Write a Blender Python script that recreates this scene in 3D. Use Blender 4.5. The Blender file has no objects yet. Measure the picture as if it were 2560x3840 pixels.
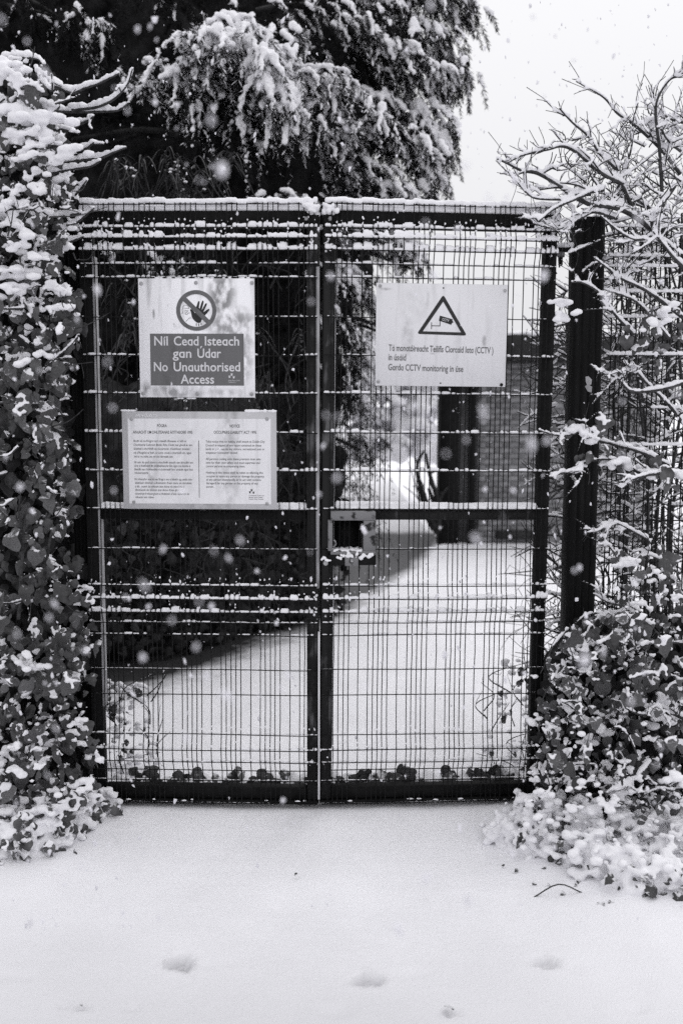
import bpy, bmesh, math, random
import numpy as np
from mathutils import Vector, Matrix

SC = bpy.context.scene
COL = SC.collection
rng = np.random.default_rng(7)
random.seed(7)
R = math.radians

# ------------------------------------------------------------------ camera
FPX = 3840 * 35.0 / 36.0          # focal length in photograph pixels
PITCH = R(6.4)
EYE = 1.91
cam_d = bpy.data.cameras.new('camera')
cam_d.sensor_fit = 'VERTICAL'; cam_d.sensor_height = 36.0; cam_d.lens = 35.0
cam_d.clip_end = 2000; cam_d.clip_start = 0.02
cam_d.dof.use_dof = True; cam_d.dof.focus_distance = 4.5; cam_d.dof.aperture_fstop = 2.0
cam = bpy.data.objects.new('camera', cam_d); COL.objects.link(cam)
cam.location = (0, 0, EYE); cam.rotation_euler = (R(90) - PITCH, 0, 0)
SC.camera = cam

# ------------------------------------------------------------------ overcast sky
SUN_EL, SUN_AZ = R(48), R(42)     # brightest part of the cloud: beyond the gate, to the right
w = bpy.data.worlds.new('World'); SC.world = w; w.use_nodes = True
nt = w.node_tree; nt.nodes.clear()
out = nt.nodes.new('ShaderNodeOutputWorld'); bg = nt.nodes.new('ShaderNodeBackground')
sky = nt.nodes.new('ShaderNodeTexSky'); sky.sky_type = 'NISHITA'; sky.sun_disc = False
sky.sun_elevation = SUN_EL; sky.sun_rotation = SUN_AZ; sky.air_density = 2.0; sky.dust_density = 6.0
bw = nt.nodes.new('ShaderNodeRGBToBW')
mul = nt.nodes.new('ShaderNodeMath'); mul.operation = 'MULTIPLY'; mul.inputs[1].default_value = 0.004
add = nt.nodes.new('ShaderNodeMath'); add.operation = 'ADD'; add.inputs[1].default_value = 0.78   # cloud deck, white
geo = nt.nodes.new('ShaderNodeTexCoord'); sep0 = nt.nodes.new('ShaderNodeSeparateXYZ'); nt.links.new(geo.outputs['Generated'], sep0.inputs[0])
el = nt.nodes.new('ShaderNodeMath'); el.operation = 'MAXIMUM'; el.inputs[1].default_value = 0.0; nt.links.new(sep0.outputs[2], el.inputs[0])
grad = nt.nodes.new('ShaderNodeMath'); grad.operation = 'MULTIPLY_ADD'; grad.inputs[1].default_value = 0.50; grad.inputs[2].default_value = 0.755
nt.links.new(el.outputs[0], grad.inputs[0]); nt.links.new(grad.outputs[0], add.inputs[1])
cr = nt.nodes.new('ShaderNodeCombineColor')
tint = nt.nodes.new('ShaderNodeMath'); tint.operation = 'MULTIPLY'; tint.inputs[1].default_value = 1.025
nt.links.new(sky.outputs[0], bw.inputs[0]); nt.links.new(bw.outputs[0], mul.inputs[0]); nt.links.new(mul.outputs[0], add.inputs[0])
nt.links.new(add.outputs[0], cr.inputs[0]); nt.links.new(add.outputs[0], cr.inputs[1])
nt.links.new(add.outputs[0], tint.inputs[0]); nt.links.new(tint.outputs[0], cr.inputs[2])
nt.links.new(cr.outputs[0], bg.inputs['Color']); bg.inputs['Strength'].default_value = 1.0
nt.links.new(bg.outputs[0], out.inputs[0])
sd = bpy.data.lights.new('sun', 'SUN'); sd.energy = 0.8; sd.angle = R(50); sd.color = (1, 0.99, 0.98)
so = bpy.data.objects.new('sun', sd); COL.objects.link(so)
sv = Vector((math.sin(SUN_AZ) * math.cos(SUN_EL), math.cos(SUN_AZ) * math.cos(SUN_EL), math.sin(SUN_EL)))
so.rotation_euler = sv.to_track_quat('Z', 'Y').to_euler(); so.location = (6, 8, 12)
SC.view_settings.view_transform = 'Standard'; SC.view_settings.look = 'None'
SC.view_settings.exposure = 0.0; SC.view_settings.gamma = 1.0; SC.view_settings.use_curve_mapping = False
SC.cycles.max_bounces = 6; SC.cycles.diffuse_bounces = 3; SC.cycles.use_denoising = False

# ------------------------------------------------------------------ helpers
SP, CP = math.sin(PITCH), math.cos(PITCH)
def ray(px, py):
    a, b = (px - 1280) / FPX, (1920 - py) / FPX
    return Vector((a, CP + b * SP, -SP + b * CP))
def at(px, py, Y):
    d = ray(px, py); return Vector((0, 0, EYE)) + d * (Y / d.y)
def atn(px, py, Y):
    px = np.asarray(px, float); py = np.asarray(py, float); Y = np.asarray(Y, float)
    a, b = (px - 1280) / FPX, (1920 - py) / FPX
    dy = CP + b * SP; t = Y / dy
    return np.stack([a * t, Y + 0 * a, EYE + (-SP + b * CP) * t], -1)
def gnd(px, py, z=0.0):
    d = ray(px, py); t = (z - EYE) / d.z; return Vector((0, 0, EYE)) + d * t
def zf(py, Y=4.52): return at(1280, py, Y).z

def G(v): return (v * 0.99, v * 0.985, v * 1.02, 1)      # the photograph's faint cool tone

def mat(name, a, b=None, rough=0.7, scale=8.0, detail=4.0, lo=0.35, hi=0.65, bump=0.0, bscale=60.0, spec=0.3, stretch=(1, 1, 1), coord='Object', randomise=0.0, bdist=0.01):
    m = bpy.data.materials.new(name); m.use_nodes = True
    n = m.node_tree; p = n.nodes['Principled BSDF']
    p.inputs['Roughness'].default_value = rough
    p.inputs['Specular IOR Level'].default_value = spec
    tc = n.nodes.new('ShaderNodeTexCoord'); mp = n.nodes.new('ShaderNodeMapping')
    mp.inputs['Scale'].default_value = stretch
    n.links.new(tc.outputs[coord], mp.inputs[0])
    src = None
    if b is not None:
        nz = n.nodes.new('ShaderNodeTexNoise'); nz.inputs['Scale'].default_value = scale; nz.inputs['Detail'].default_value = detail
        n.links.new(mp.outputs[0], nz.inputs['Vector'])
        rp = n.nodes.new('ShaderNodeValToRGB'); rp.color_ramp.elements[0].position = lo; rp.color_ramp.elements[1].position = hi
        rp.color_ramp.elements[0].color = G(a); rp.color_ramp.elements[1].color = G(b)
        n.links.new(nz.outputs['Fac'], rp.inputs[0]); src = rp.outputs[0]
    else:
        p.inputs['Base Color'].default_value = G(a)
    if randomise and src is not None:
        oi = n.nodes.new('ShaderNodeObjectInfo'); mr = n.nodes.new('ShaderNodeMapRange')
        mr.inputs[3].default_value = 1 - randomise; mr.inputs[4].default_value = 1 + randomise
        mx = n.nodes.new('ShaderNodeMix'); mx.data_type = 'RGBA'; mx.blend_type = 'MULTIPLY'; mx.inputs[0].default_value = 1
        n.links.new(oi.outputs['Random'], mr.inputs[0]); n.links.new(src, mx.inputs[6]); n.links.new(mr.outputs[0], mx.inputs[7]); src = mx.outputs[2]
    if src is not None: n.links.new(src, p.inputs['Base Color'])
    if bump:
        nb = n.nodes.new('ShaderNodeTexNoise'); nb.inputs['Scale'].default_value = bscale; nb.inputs['Detail'].default_value = 5
        n.links.new(mp.outputs[0], nb.inputs['Vector'])
        bp = n.nodes.new('ShaderNodeBump'); bp.inputs['Strength'].default_value = bump; bp.inputs['Distance'].default_value = bdist
        n.links.new(nb.outputs['Fac'], bp.inputs['Height']); n.links.new(bp.outputs[0], p.inputs['Normal'])
    return m

M = {}
M['snow'] = mat('snow', 0.80, 0.88, 0.8, 12, bump=0.5, bscale=90, spec=0.15, bdist=0.006)
M['metal'] = mat('black_painted_steel', 0.005, 0.010, 0.65, 20, spec=0.12, bump=0.2, bscale=120, bdist=0.002)
M['worn'] = mat('peeling_painted_steel', 0.007, 0.10, 0.6, 14, 8, 0.56, 0.66, bump=0.3, bscale=40, stretch=(1, 1, 0.35), bdist=0.003)
M['peel'] = mat('flaking_grey_paint', 0.015, 0.19, 0.7, 26, 8, 0.36, 0.46, bump=0.4, bscale=60, bdist=0.003)
M['wire'] = mat('black_wire', 0.006, 0.014, 0.65, 60, spec=0.12)
M['edge'] = mat('pale_grey_lit_edge', 0.22, 0.42, 0.6, 30, 6, stretch=(1, 1, .3))  # pale tone for lit stile sides; also the lever and torn sticker
M['brightedge'] = mat('pale_lit_edge', 0.55, 0.75, 0.5, 30, 6, stretch=(1, 1, .3))  # paler tone painted for lit stile edges
M['bolt'] = mat('zinc_bolt', 0.25, 0.42, 0.45, 90, spec=0.5)
M['print_black'] = mat('black_print', 0.015, 0.03, 0.5, 40)
M['print_grey'] = mat('grey_print', 0.11, 0.17, 0.5, 40)
M['print_blue'] = mat('faded_panel_print', 0.105, 0.15, 0.5, 30, 6)
M['print_white'] = mat('white_print', 0.60, 0.68, 0.5, 30, 6)
M['print_text'] = mat('dark_text_print', 0.05, 0.09, 0.5, 60)
M['scratch'] = mat('scratched_lettering', 0.72, 0.8, 0.6, 60)
M['ivy'] = mat('ivy_leaf', 0.026, 0.10, 0.38, 22, 5, bump=0.5, bscale=50, spec=0.5, randomise=0.55, bdist=0.003)
def dust(m, amount):
    """grains of snow caught on leaf faces that look upwards"""
    n = m.node_tree; p = n.nodes['Principled BSDF']; src = p.inputs['Base Color'].links[0].from_socket
    g = n.nodes.new('ShaderNodeNewGeometry'); sp = n.nodes.new('ShaderNodeSeparateXYZ'); n.links.new(g.outputs['True Normal'], sp.inputs[0])
    ab = n.nodes.new('ShaderNodeMath'); ab.operation = 'ABSOLUTE'; n.links.new(sp.outputs[2], ab.inputs[0])
    nz = n.nodes.new('ShaderNodeTexNoise'); nz.inputs['Scale'].default_value = 26; nz.inputs['Detail'].default_value = 7; n.links.new(g.outputs['Position'], nz.inputs['Vector'])
    a1 = n.nodes.new('ShaderNodeMath'); a1.operation = 'MULTIPLY_ADD'; a1.inputs[1].default_value = .55; n.links.new(ab.outputs[0], a1.inputs[0]); n.links.new(nz.outputs['Fac'], a1.inputs[2])
    oi = n.nodes.new('ShaderNodeObjectInfo'); a2 = n.nodes.new('ShaderNodeMath'); a2.operation = 'MULTIPLY_ADD'; a2.inputs[1].default_value = .22; n.links.new(oi.outputs['Random'], a2.inputs[0]); n.links.new(a1.outputs[0], a2.inputs[2])
    mr = n.nodes.new('ShaderNodeMapRange'); mr.inputs[1].default_value = 1.0 - amount; mr.inputs[2].default_value = 1.12 - amount; n.links.new(a2.outputs[0], mr.inputs[0])
    mx = n.nodes.new('ShaderNodeMix'); mx.data_type = 'RGBA'; mx.inputs[7].default_value = G(.72); n.links.new(mr.outputs[0], mx.inputs[0]); n.links.new(src, mx.inputs[6]); n.links.new(mx.outputs[2], p.inputs['Base Color'])
dust(M['ivy'], .02)
M['ivy_mass'] = mat('inner_ivy_shaded', 0.008, 0.04, 0.65, 7, 5, spec=0.1)  # darker ivy copy; shade inside the bushes put into the colour
M['needle'] = mat('conifer_needle', 0.004, 0.024, 0.8, 5, 5, spec=0.05)
M['bark'] = mat('twig_bark', 0.02, 0.06, 0.8, 40, 5, bump=0.4, bscale=80)
M['bark_dark'] = mat('dark_bark', 0.01, 0.03, 0.85, 20, 5, bump=0.5, bscale=40)
M['shaded_ivy'] = mat('shaded_ivy_leaf', 0.008, 0.05, 0.6, 10, 5, spec=0.15, randomise=0.5)  # darker copy of the ivy leaf; the bank's shade is in its colour
M['strap'] = mat('strap_leaf', 0.02, 0.07, 0.6, 20)
M['brick'] = mat('weathered_brick', 0.17, 0.25, 0.85, 14, 5, bump=0.3, bscale=60, randomise=0.22)
M['mortar'] = mat('mortar', 0.22, 0.27, 0.9, 30)
M['panel'] = mat('grey_door_panel', 0.10, 0.14, 0.6, 8)
fm = bpy.data.materials.new('snowflake'); fm.use_nodes = True; n = fm.node_tree; n.nodes.clear()
fo = n.nodes.new('ShaderNodeOutputMaterial'); fa = n.nodes.new('ShaderNodeBsdfDiffuse'); fb = n.nodes.new('ShaderNodeBsdfTranslucent'); fx = n.nodes.new('ShaderNodeMixShader')
fa.inputs[0].default_value = G(.9); fb.inputs[0].default_value = G(.92); fx.inputs[0].default_value = .65
n.links.new(fa.outputs[0], fx.inputs[1]); n.links.new(fb.outputs[0], fx.inputs[2]); n.links.new(fx.outputs[0], fo.inputs[0]); M['flake'] = fm
M['fascia'] = mat('black_fascia', 0.012, 0.02, 0.5, 10)

def link(o, parent=None):
    COL.objects.link(o)
    if parent is not None: o.parent = parent
    return o
def tag(o, label=None, cat=None, group=None, kind=None):
    if label: o['label'] = label
    if cat: o['category'] = cat
    if group: o['group'] = group
    if kind: o['kind'] = kind
    return o
def empty(name, loc=(0, 0, 0), rz=0.0, label=None, cat=None, group=None):
    o = bpy.data.objects.new(name, None); COL.objects.link(o)
    o.empty_display_size = 0.1
    o.location = loc; o.rotation_euler = (0, 0, rz)
    return tag(o, label, cat, group)

class MB:
    """collects vertices and faces (all faces of one size per call)"""
    def __init__(s): s.v = []; s.f = []; s.n = 0
    def add(s, v, f):
        v = np.asarray(v, float).reshape(-1, 3); f = np.asarray(f, int)
        s.v.append(v); s.f.append(f + s.n); s.n += len(v)
    def mesh(s, name, smooth=True):
        me = bpy.data.meshes.new(name)
        if not s.v: return me
        v = np.concatenate(s.v)
        loops = np.concatenate([f.ravel() for f in s.f])
        tot = np.concatenate([np.full(len(f), f.shape[1], int) for f in s.f])
        me.vertices.add(len(v)); me.vertices.foreach_set('co', v.ravel().astype(np.float32))
        me.loops.add(len(loops)); me.loops.foreach_set('vertex_index', loops.astype(np.int32))
        me.polygons.add(len(tot)); st = np.concatenate([[0], np.cumsum(tot)[:-1]])
        me.polygons.foreach_set('loop_start', st.astype(np.int32))
        try: me.polygons.foreach_set('loop_total', tot.astype(np.int32))
        except Exception: pass
        me.update(calc_edges=True)
        if smooth: me.polygons.foreach_set('use_smooth', np.ones(len(tot), bool))
        return me
    def build(s, name, m, parent=None, smooth=True):
        me = s.mesh(name, smooth); me.materials.append(M[m] if isinstance(m, str) else m)
        return link(bpy.data.objects.new(name, me), parent)
    def box(s, x0, x1, y0, y1, z0, z1, c=0.0):
        if c <= 0:
            v = [(x, y, z) for z in (z0, z1) for y in (y0, y1) for x in (x0, x1)]
            s.add(v, [(0, 2, 3, 1), (4, 5, 7, 6), (0, 1, 5, 4), (2, 6, 7, 3), (0, 4, 6, 2), (1, 3, 7, 5)]); return
        # bevelled box: eight-cornered ring in plan, chamfered top and bottom
        def ringp(x0, x1, y0, y1, z, c): return [(x0 + c, y0, z), (x1 - c, y0, z), (x1, y0 + c, z), (x1, y1 - c, z), (x1 - c, y1, z), (x0 + c, y1, z), (x0, y1 - c, z), (x0, y0 + c, z)]
        k = min(c, (z1 - z0) * .3)
        rings = [ringp(x0 + k, x1 - k, y0 + k, y1 - k, z0, c), ringp(x0, x1, y0, y1, z0 + k, c), ringp(x0, x1, y0, y1, z1 - k, c), ringp(x0 + k, x1 - k, y0 + k, y1 - k, z1, c)]
        v = sum(rings, []); f = []
        for r in range(3):
            for i in range(8): j = (i + 1) % 8; f.append((r * 8 + i, r * 8 + j, r * 8 + 8 + j, r * 8 + 8 + i))
        s.add(v, f); n = s.n - 32
        s.f.append(np.array([[n + i for i in range(7, -1, -1)]])); s.f.append(np.array([[n + 24 + i for i in range(8)]]))

def tube(mb, pts, rad, sides=6, cap=True):
    p = np.asarray(pts, float); n = len(p)
    rad = np.broadcast_to(np.asarray(rad, float), (n,))
    t = np.gradient(p, axis=0); t /= np.linalg.norm(t, axis=1)[:, None] + 1e-9
    ref = np.array([0, 0, 1.0]) if abs(t[:, 2]).mean() < .85 else np.array([1.0, 0, 0])
    a = np.cross(t, ref); a /= np.linalg.norm(a, axis=1)[:, None] + 1e-9
    b = np.cross(t, a)
    th = np.linspace(0, 2 * np.pi, sides, endpoint=False)
    v = p[:, None] + rad[:, None, None] * (np.cos(th)[None, :, None] * a[:, None] + np.sin(th)[None, :, None] * b[:, None])
    i = np.arange(n - 1)[:, None] * sides; j = np.arange(sides)[None]; k = (j + 1) % sides
    f = np.stack([i + j, i + k, i + sides + k, i + sides + j], -1).reshape(-1, 4)
    n0 = mb.n; mb.add(v.reshape(-1, 3), f)
    if cap:
        mb.f.append(np.array([[n0 + q for q in range(sides)]])); mb.f.append(np.array([[n0 + (n - 1) * sides + q for q in range(sides - 1, -1, -1)]]))

def catmull(P, per=5):
    P = np.asarray(P, float)
    if len(P) < 3: return np.array([P[0] + (P[-1] - P[0]) * q for q in np.linspace(0, 1, per + 1)])
    Q = np.vstack([2 * P[0] - P[1], P, 2 * P[-1] - P[-2]]); o = []
    for i in range(1, len(Q) - 2):
        for u in np.linspace(0, 1, per, endpoint=False):
            p0, p1, p2, p3 = Q[i - 1:i + 3]
            o.append(.5 * (2 * p1 + (p2 - p0) * u + (2 * p0 - 5 * p1 + 4 * p2 - p3) * u * u + (3 * p1 - p0 - 3 * p2 + p3) * u ** 3))
    o.append(P[-1]); return np.array(o)

def ico(sub):
    bm = bmesh.new(); bmesh.ops.create_icosphere(bm, subdivisions=sub, radius=1)
    v = np.array([x.co[:] for x in bm.verts]); f = np.array([[q.index for q in x.verts] for x in bm.faces]); bm.free(); return v, f
ICO1, ICO2 = ico(1), ico(2)

_VN = {}
def vnoise(p, s, seed=0):
    """cheap smooth vector noise from summed sines, about -1..1"""
    if seed not in _VN:
        r = np.random.default_rng(seed); L_ = []
        for k in range(5):
            d = r.normal(size=3); d *= (0.6 + 0.5 * k) / np.linalg.norm(d); L_.append((d, r.uniform(0, 6.28), 1 / (1 + .35 * k)))
        _VN[seed] = L_
    o = 0
    for d, ph, am in _VN[seed]: o = o + np.sin(p @ (d * s) + ph) * am
    return o / 2.4

class Blobs:
    """snow lumps: ellipsoids merged into one skin by a voxel remesh"""
    def __init__(s): s.c = []; s.r = []; s.m = []
    def put(s, c, r, m=None):
        s.c.append(np.asarray(c, float)); s.r.append(np.broadcast_to(np.asarray(r, float), (3,))); s.m.append(np.eye(3) if m is None else m)
    def along(s, pts, r, step=0.6, up=0.6, keep=1.0, zs=0.85, var=0.5):
        """a line of lumps lying on a branch given by points; r radius (scalar or per point)"""
        p = np.asarray(pts, float); n = len(p); r = np.broadcast_to(np.asarray(r, float), (n,))
        seg = np.linalg.norm(np.diff(p, axis=0), axis=1); L = np.concatenate([[0], np.cumsum(seg)])
        x = 0.0
        while x < L[-1]:
            i = min(np.searchsorted(L, x, 'right') - 1, n - 2); u = (x - L[i]) / (seg[i] + 1e-9)
            q = p[i] + (p[i + 1] - p[i]) * u; rr = r[i] + (r[i + 1] - r[i]) * u
            d = (p[i + 1] - p[i]) / (seg[i] + 1e-9)
            flat = math.sqrt(max(0.0, 1 - d[2] ** 2))
            rr *= (0.35 + 0.65 * flat) * (1 + var * (rng.random() - .5) * 2)
            if rng.random() < keep: s.put(q + np.array([0, 0, rr * up]), (rr * 1.15, rr, rr * zs))
            x += max(rr * step, 0.003)
    def mesh(s, name, voxel, lump=0.0, lscale=60, sub=2, soft=0):
        V, F = ICO2 if sub == 2 else ICO1
        c = np.array(s.c); r = np.array(s.r); m = np.array(s.m)
        v = np.einsum('nij,nvj->nvi', m, V[None] * r[:, None]) + c[:, None]
        f = (F[None] + (np.arange(len(c)) * len(V))[:, None, None]).reshape(-1, 3)
        mb = MB(); mb.add(v.reshape(-1, 3), f)
        me = mb.mesh(name + '_raw'); o = bpy.data.objects.new('tmp', me); COL.objects.link(o)
        md = o.modifiers.new('r', 'REMESH'); md.mode = 'VOXEL'; md.voxel_size = voxel; md.use_smooth_shade = True
        if soft: sm_ = o.modifiers.new('s', 'SMOOTH'); sm_.factor = .5; sm_.iterations = soft
        dg = bpy.context.evaluated_depsgraph_get()
        res = bpy.data.meshes.new_from_object(o.evaluated_get(dg)); res.name = name
        bpy.data.objects.remove(o); bpy.data.meshes.remove(me)
        if lump and len(res.vertices):
            n = len(res.vertices); co = np.empty(n * 3, np.float32); no = np.empty(n * 3, np.float32)
            res.vertices.foreach_get('co', co); res.vertex_normals.foreach_get('vector', no)
            co = co.reshape(-1, 3).astype(float); no = no.reshape(-1, 3)
            h = vnoise(co, lscale, 3) * .55 + vnoise(co, lscale * 2.3, 5) * .4 + vnoise(co, lscale * 5, 8) * .3
            co = co + no * (h * lump)[:, None]
            res.vertices.foreach_set('co', co.ravel().astype(np.float32)); res.update()
        return res
    def build(s, name, voxel, parent=None, m='snow', lump=0.0, lscale=60, sub=2, soft=0):
        me = s.mesh(name, voxel, lump, lscale, sub, soft); me.materials.clear(); me.materials.append(M[m])
        me.polygons.foreach_set('use_smooth', np.ones(len(me.polygons), bool))
        o = link(bpy.data.objects.new(name, me), parent); o['kind'] = 'stuff'; return o

def frame_of(t, n):
    """columns: side, tip direction, normal"""
    t = np.asarray(t, float); t = t / np.linalg.norm(t); n = np.asarray(n, float)
    n = n - t * (n @ t); n /= np.linalg.norm(n) + 1e-9
    return np.stack([np.cross(t, n), t, n], 1)

# ------------------------------------------------------------------ ground
def axis(lo, hi, dense, step, grow=1.13):
    a = list(np.arange(dense[0], dense[1], step)); s = step
    while a[-1] < hi: s *= grow; a.append(a[-1] + s)
    s = step; b = []
    x = dense[0]
    while x > lo: s *= grow; x -= s; b.append(x)
    return np.array(b[::-1] + a)
gx = axis(-400, 400, (-2.3, 2.3), 0.022); gy = axis(-30, 700, (2.5, 5.2), 0.018, 1.06)
X, Y = np.meshgrid(gx, gy)
P3 = np.stack([X, Y, 0 * X], -1).reshape(-1, 3)
Z = (vnoise(P3, 1.6, 1) * .012 + vnoise(P3, 5, 2) * .006 + vnoise(P3, 22, 4) * .0022 + vnoise(P3, 70, 6) * .0013 + vnoise(P3, 130, 7) * .0007).reshape(X.shape)
Z = Z * np.clip((30 - Y) / 20, 0, 1)
def dent(px, py, rx, ry, depth, ang=0):
    g = gnd(px, py); dx, dy = X - g.x, Y - g.y; c, s_ = math.cos(ang), math.sin(ang)
    u, v = (dx * c + dy * s_) / rx, (-dx * s_ + dy * c) / ry; d = np.sqrt(u * u + v * v)
    return -depth * np.clip((1.25 - d) * 2.2, 0, 1) * (d < 1.25) * (1 + .3 * np.sin(dx * 170) * np.sin(dy * 150 + 1)) + depth * .22 * np.exp(-((d - 1.4) / .16) ** 2)
prints = 0 * X
for a in ((672, 3612, .040, .042, .024, 0.), (690, 3630, .022, .03, .012, .3), (1375, 3680, .046, .034, .020, .2), (1395, 3688, .03, .02, .012, .4), (2040, 3605, .044, .032, .015, -.3),
          (40, 3660, .08, .03, .003, 0), (770, 3622, .10, .02, .002, 0), (1500, 3660, .10, .02, .002, .1), (2150, 3625, .1, .02, .002, 0),
          (250, 3770, .02, .02, .008, 0), (310, 3786, .016, .014, .01, 0), (500, 3778, .03, .012, .006, 0), (1695, 3800, .016, .014, .012, 0),
          (1105, 3290, .02, .01, .006, 0), (1260, 3800, .05, .03, .004, 0), (2390, 3780, .03, .02, .005, 0)):
    a = a[:4] + (a[4] * 1.5,) + a[5:]; dz_ = dent(*a); Z += dz_; prints = np.maximum(prints, np.clip(-dz_ / .03, 0, 1)) if a[4] > .016 else prints
# snow banks up a little against the ivy on both sides and falls back beside the gate sill
Z += .05 * np.exp(-((X + 1.55) / .35) ** 2) * np.exp(-((Y - 4.1) / .5) ** 2)
Z += .07 * np.exp(-((X - 1.35) / .5) ** 2) * np.exp(-((Y - 4.05) / .45) ** 2)
# bare wet ground under the conifer, left of the path beyond the gate
ex = np.array([-6, -1.9, -1.27, -.85, -.38, .10, .47, 1.04, 1.35]); ey = np.array([5.2, 6.0, 6.42, 7.0, 7.73, 8.9, 10.1, 12.05, 13.3])
side = np.interp(X, ex, ey)                      # Y of the edge at this X
dd = (Y - side) * .42 + .15 + (vnoise(P3, 3.0, 11) * .07 + vnoise(P3, 9, 12) * .06 + vnoise(P3, 25, 14) * .04).reshape(X.shape)
bare = np.clip(dd / .5, 0, 1) * (X < 1.35) * (Y < 14.3) * (Y > 5.5)
grey = np.clip((Y - 8.2) / 1.5, 0, 1) * np.clip((X + .6) / .8, 0, 1)
Z = Z - .03 * bare
nx, ny = len(gx), len(gy)
i = np.arange(ny - 1)[:, None] * nx; j = np.arange(nx - 1)[None]
F = np.stack([i + j, i + j + 1, i + nx + j + 1, i + nx + j], -1).reshape(-1, 4)
mb = MB(); mb.add(np.stack([X, Y, Z], -1).reshape(-1, 3), F)
m = mat('ground_snow', 0.85, 0.90, 0.85, 2.5, 4, bump=0.6, bscale=110, spec=0.1, bdist=0.006)
n = m.node_tree; p = n.nodes['Principled BSDF']; srcl = p.inputs['Base Color'].links[0].from_socket
at1 = n.nodes.new('ShaderNodeAttribute'); at1.attribute_name = 'bare'
at2 = n.nodes.new('ShaderNodeAttribute'); at2.attribute_name = 'slush'
tcn = n.nodes.new('ShaderNodeTexCoord'); nz = n.nodes.new('ShaderNodeTexNoise'); nz.inputs['Scale'].default_value = 9; nz.inputs['Detail'].default_value = 8
n.links.new(tcn.outputs['Object'], nz.inputs['Vector'])
sub = n.nodes.new('ShaderNodeMath'); sub.operation = 'ADD'; s2 = n.nodes.new('ShaderNodeMapRange')
s2.inputs[1].default_value = .40; s2.inputs[2].default_value = 1.05
n.links.new(at1.outputs['Fac'], sub.inputs[0])
n3 = n.nodes.new('ShaderNodeMath'); n3.operation = 'MULTIPLY'; n3.inputs[1].default_value = .5
n.links.new(nz.outputs['Fac'], n3.inputs[0]); n.links.new(n3.outputs[0], sub.inputs[1]); n.links.new(sub.outputs[0], s2.inputs[0])
soil = n.nodes.new('ShaderNodeMix'); soil.data_type = 'RGBA'; soil.inputs[6].default_value = G(.035); soil.inputs[7].default_value = G(.12)
n.links.new(at2.outputs['Fac'], soil.inputs[0])
mx = n.nodes.new('ShaderNodeMix'); mx.data_type = 'RGBA'; n.links.new(s2.outputs[0], mx.inputs[0]); 
at3 = n.nodes.new('ShaderNodeAttribute'); at3.attribute_name = 'trodden'       # packed lane snow, its grey also standing for dimmer foreground light
tr = n.nodes.new('ShaderNodeMix'); tr.data_type = 'RGBA'; tr.inputs[7].default_value = G(.66); n.links.new(at3.outputs['Fac'], tr.inputs[0]); n.links.new(srcl, tr.inputs[6])
at4 = n.nodes.new('ShaderNodeAttribute'); at4.attribute_name = 'print'        # packed snow in the footprints, darkened to deepen their shade; far path too
pr = n.nodes.new('ShaderNodeMix'); pr.data_type = 'RGBA'; pr.inputs[7].default_value = G(.56); n.links.new(at4.outputs['Fac'], pr.inputs[0]); n.links.new(tr.outputs[2], pr.inputs[6])
n.links.new(pr.outputs[2], mx.inputs[6]); n.links.new(soil.outputs[2], mx.inputs[7])
n.links.new(mx.outputs[2], p.inputs['Base Color'])
prints = np.maximum(prints, .85 * np.clip((Y - 13.6) / 1.2, 0, 1) * np.clip((26 - Y) / 4, 0, 1) * (X < 1.25))
ground = mb.build('ground', m); ground['kind'] = 'structure'
trod = np.clip((3.75 - Y + (vnoise(P3, 2, 31) * .18 + vnoise(P3, 7, 32) * .07).reshape(X.shape)) / .9, 0, 1) * (Y > -3)
for nm, arr in (('bare', bare), ('slush', grey), ('trodden', trod), ('print', prints)):  # trodden: packed lane snow plus dimmer foreground light
    a = ground.data.attributes.new(nm, 'FLOAT', 'POINT'); a.data.foreach_set('value', arr.ravel().astype(np.float32))

# ------------------------------------------------------------------ building beyond the gate
BY = 13.2
b0 = at(1640, 2041, BY).x
bld = empty('brick_building', (b0, BY, 0), 0, 'low brick outbuilding with black fascia and dark columns beyond the gate', 'building')
wx0 = at(1792, 1600, BY + .1).x - b0; wx1 = 2.9; BH = 2.42
mb = MB(); mb.box(wx0, wx1, .112, .45, -.1, BH); mb.build('wall', 'mortar', bld, False)
mbk = MB(); mbk.box(0, .215, 0, .1, 0, .065, .004); bme = mbk.mesh('brick', False); bme.materials.append(M['brick'])
z = 0.01; row = 0
while z + .065 < BH:
    x = wx0 + (0 if row % 2 == 0 else -.1125)
    while x < wx1 - .01:
        xa, xb = max(x, wx0), min(x + .215, wx1)
        if xb - xa > .03:
            o = link(bpy.data.objects.new('brick', bme), bld); o.location = (xa, .1 + rng.normal() * .0015, z); o.scale = ((xb - xa) / .215, 1, 1)
        x += .225
    z += .075; row += 1
mb = MB(); mb.box(0, .265, -.02, .25, -.1, BH, .01); mb.build('column', 'metal', bld, False)
mb = MB(); mb.box(.40, .49, -.01, .08, -.1, BH, .01); mb.build('drainpipe', 'metal', bld, False)
mb = MB(); mb.box(.267, wx0 - .002, .13, .18, -.1, BH); mb.build('door_panel', 'panel', bld, False)
mb = MB(); mb.box(-.05, wx1 + .2, -.25, 3.0, BH + .003, BH + .33, .01); mb.build('fascia', 'fascia', bld, False)
mb = MB(); mb.box(wx0 + .25, wx0 + .75, .02, .098, .06, .16, .005); mb.build('air_vent', 'fascia', bld, False)
B = Blobs()
for q in range(240): B.put((rng.uniform(-.02, wx1 + .15), rng.uniform(-.2, .8), BH + .345), (.16, .16, rng.uniform(.03, .05)))
B.build('roof_snow', .025, bld, lump=.006, lscale=14, sub=1)

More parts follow.
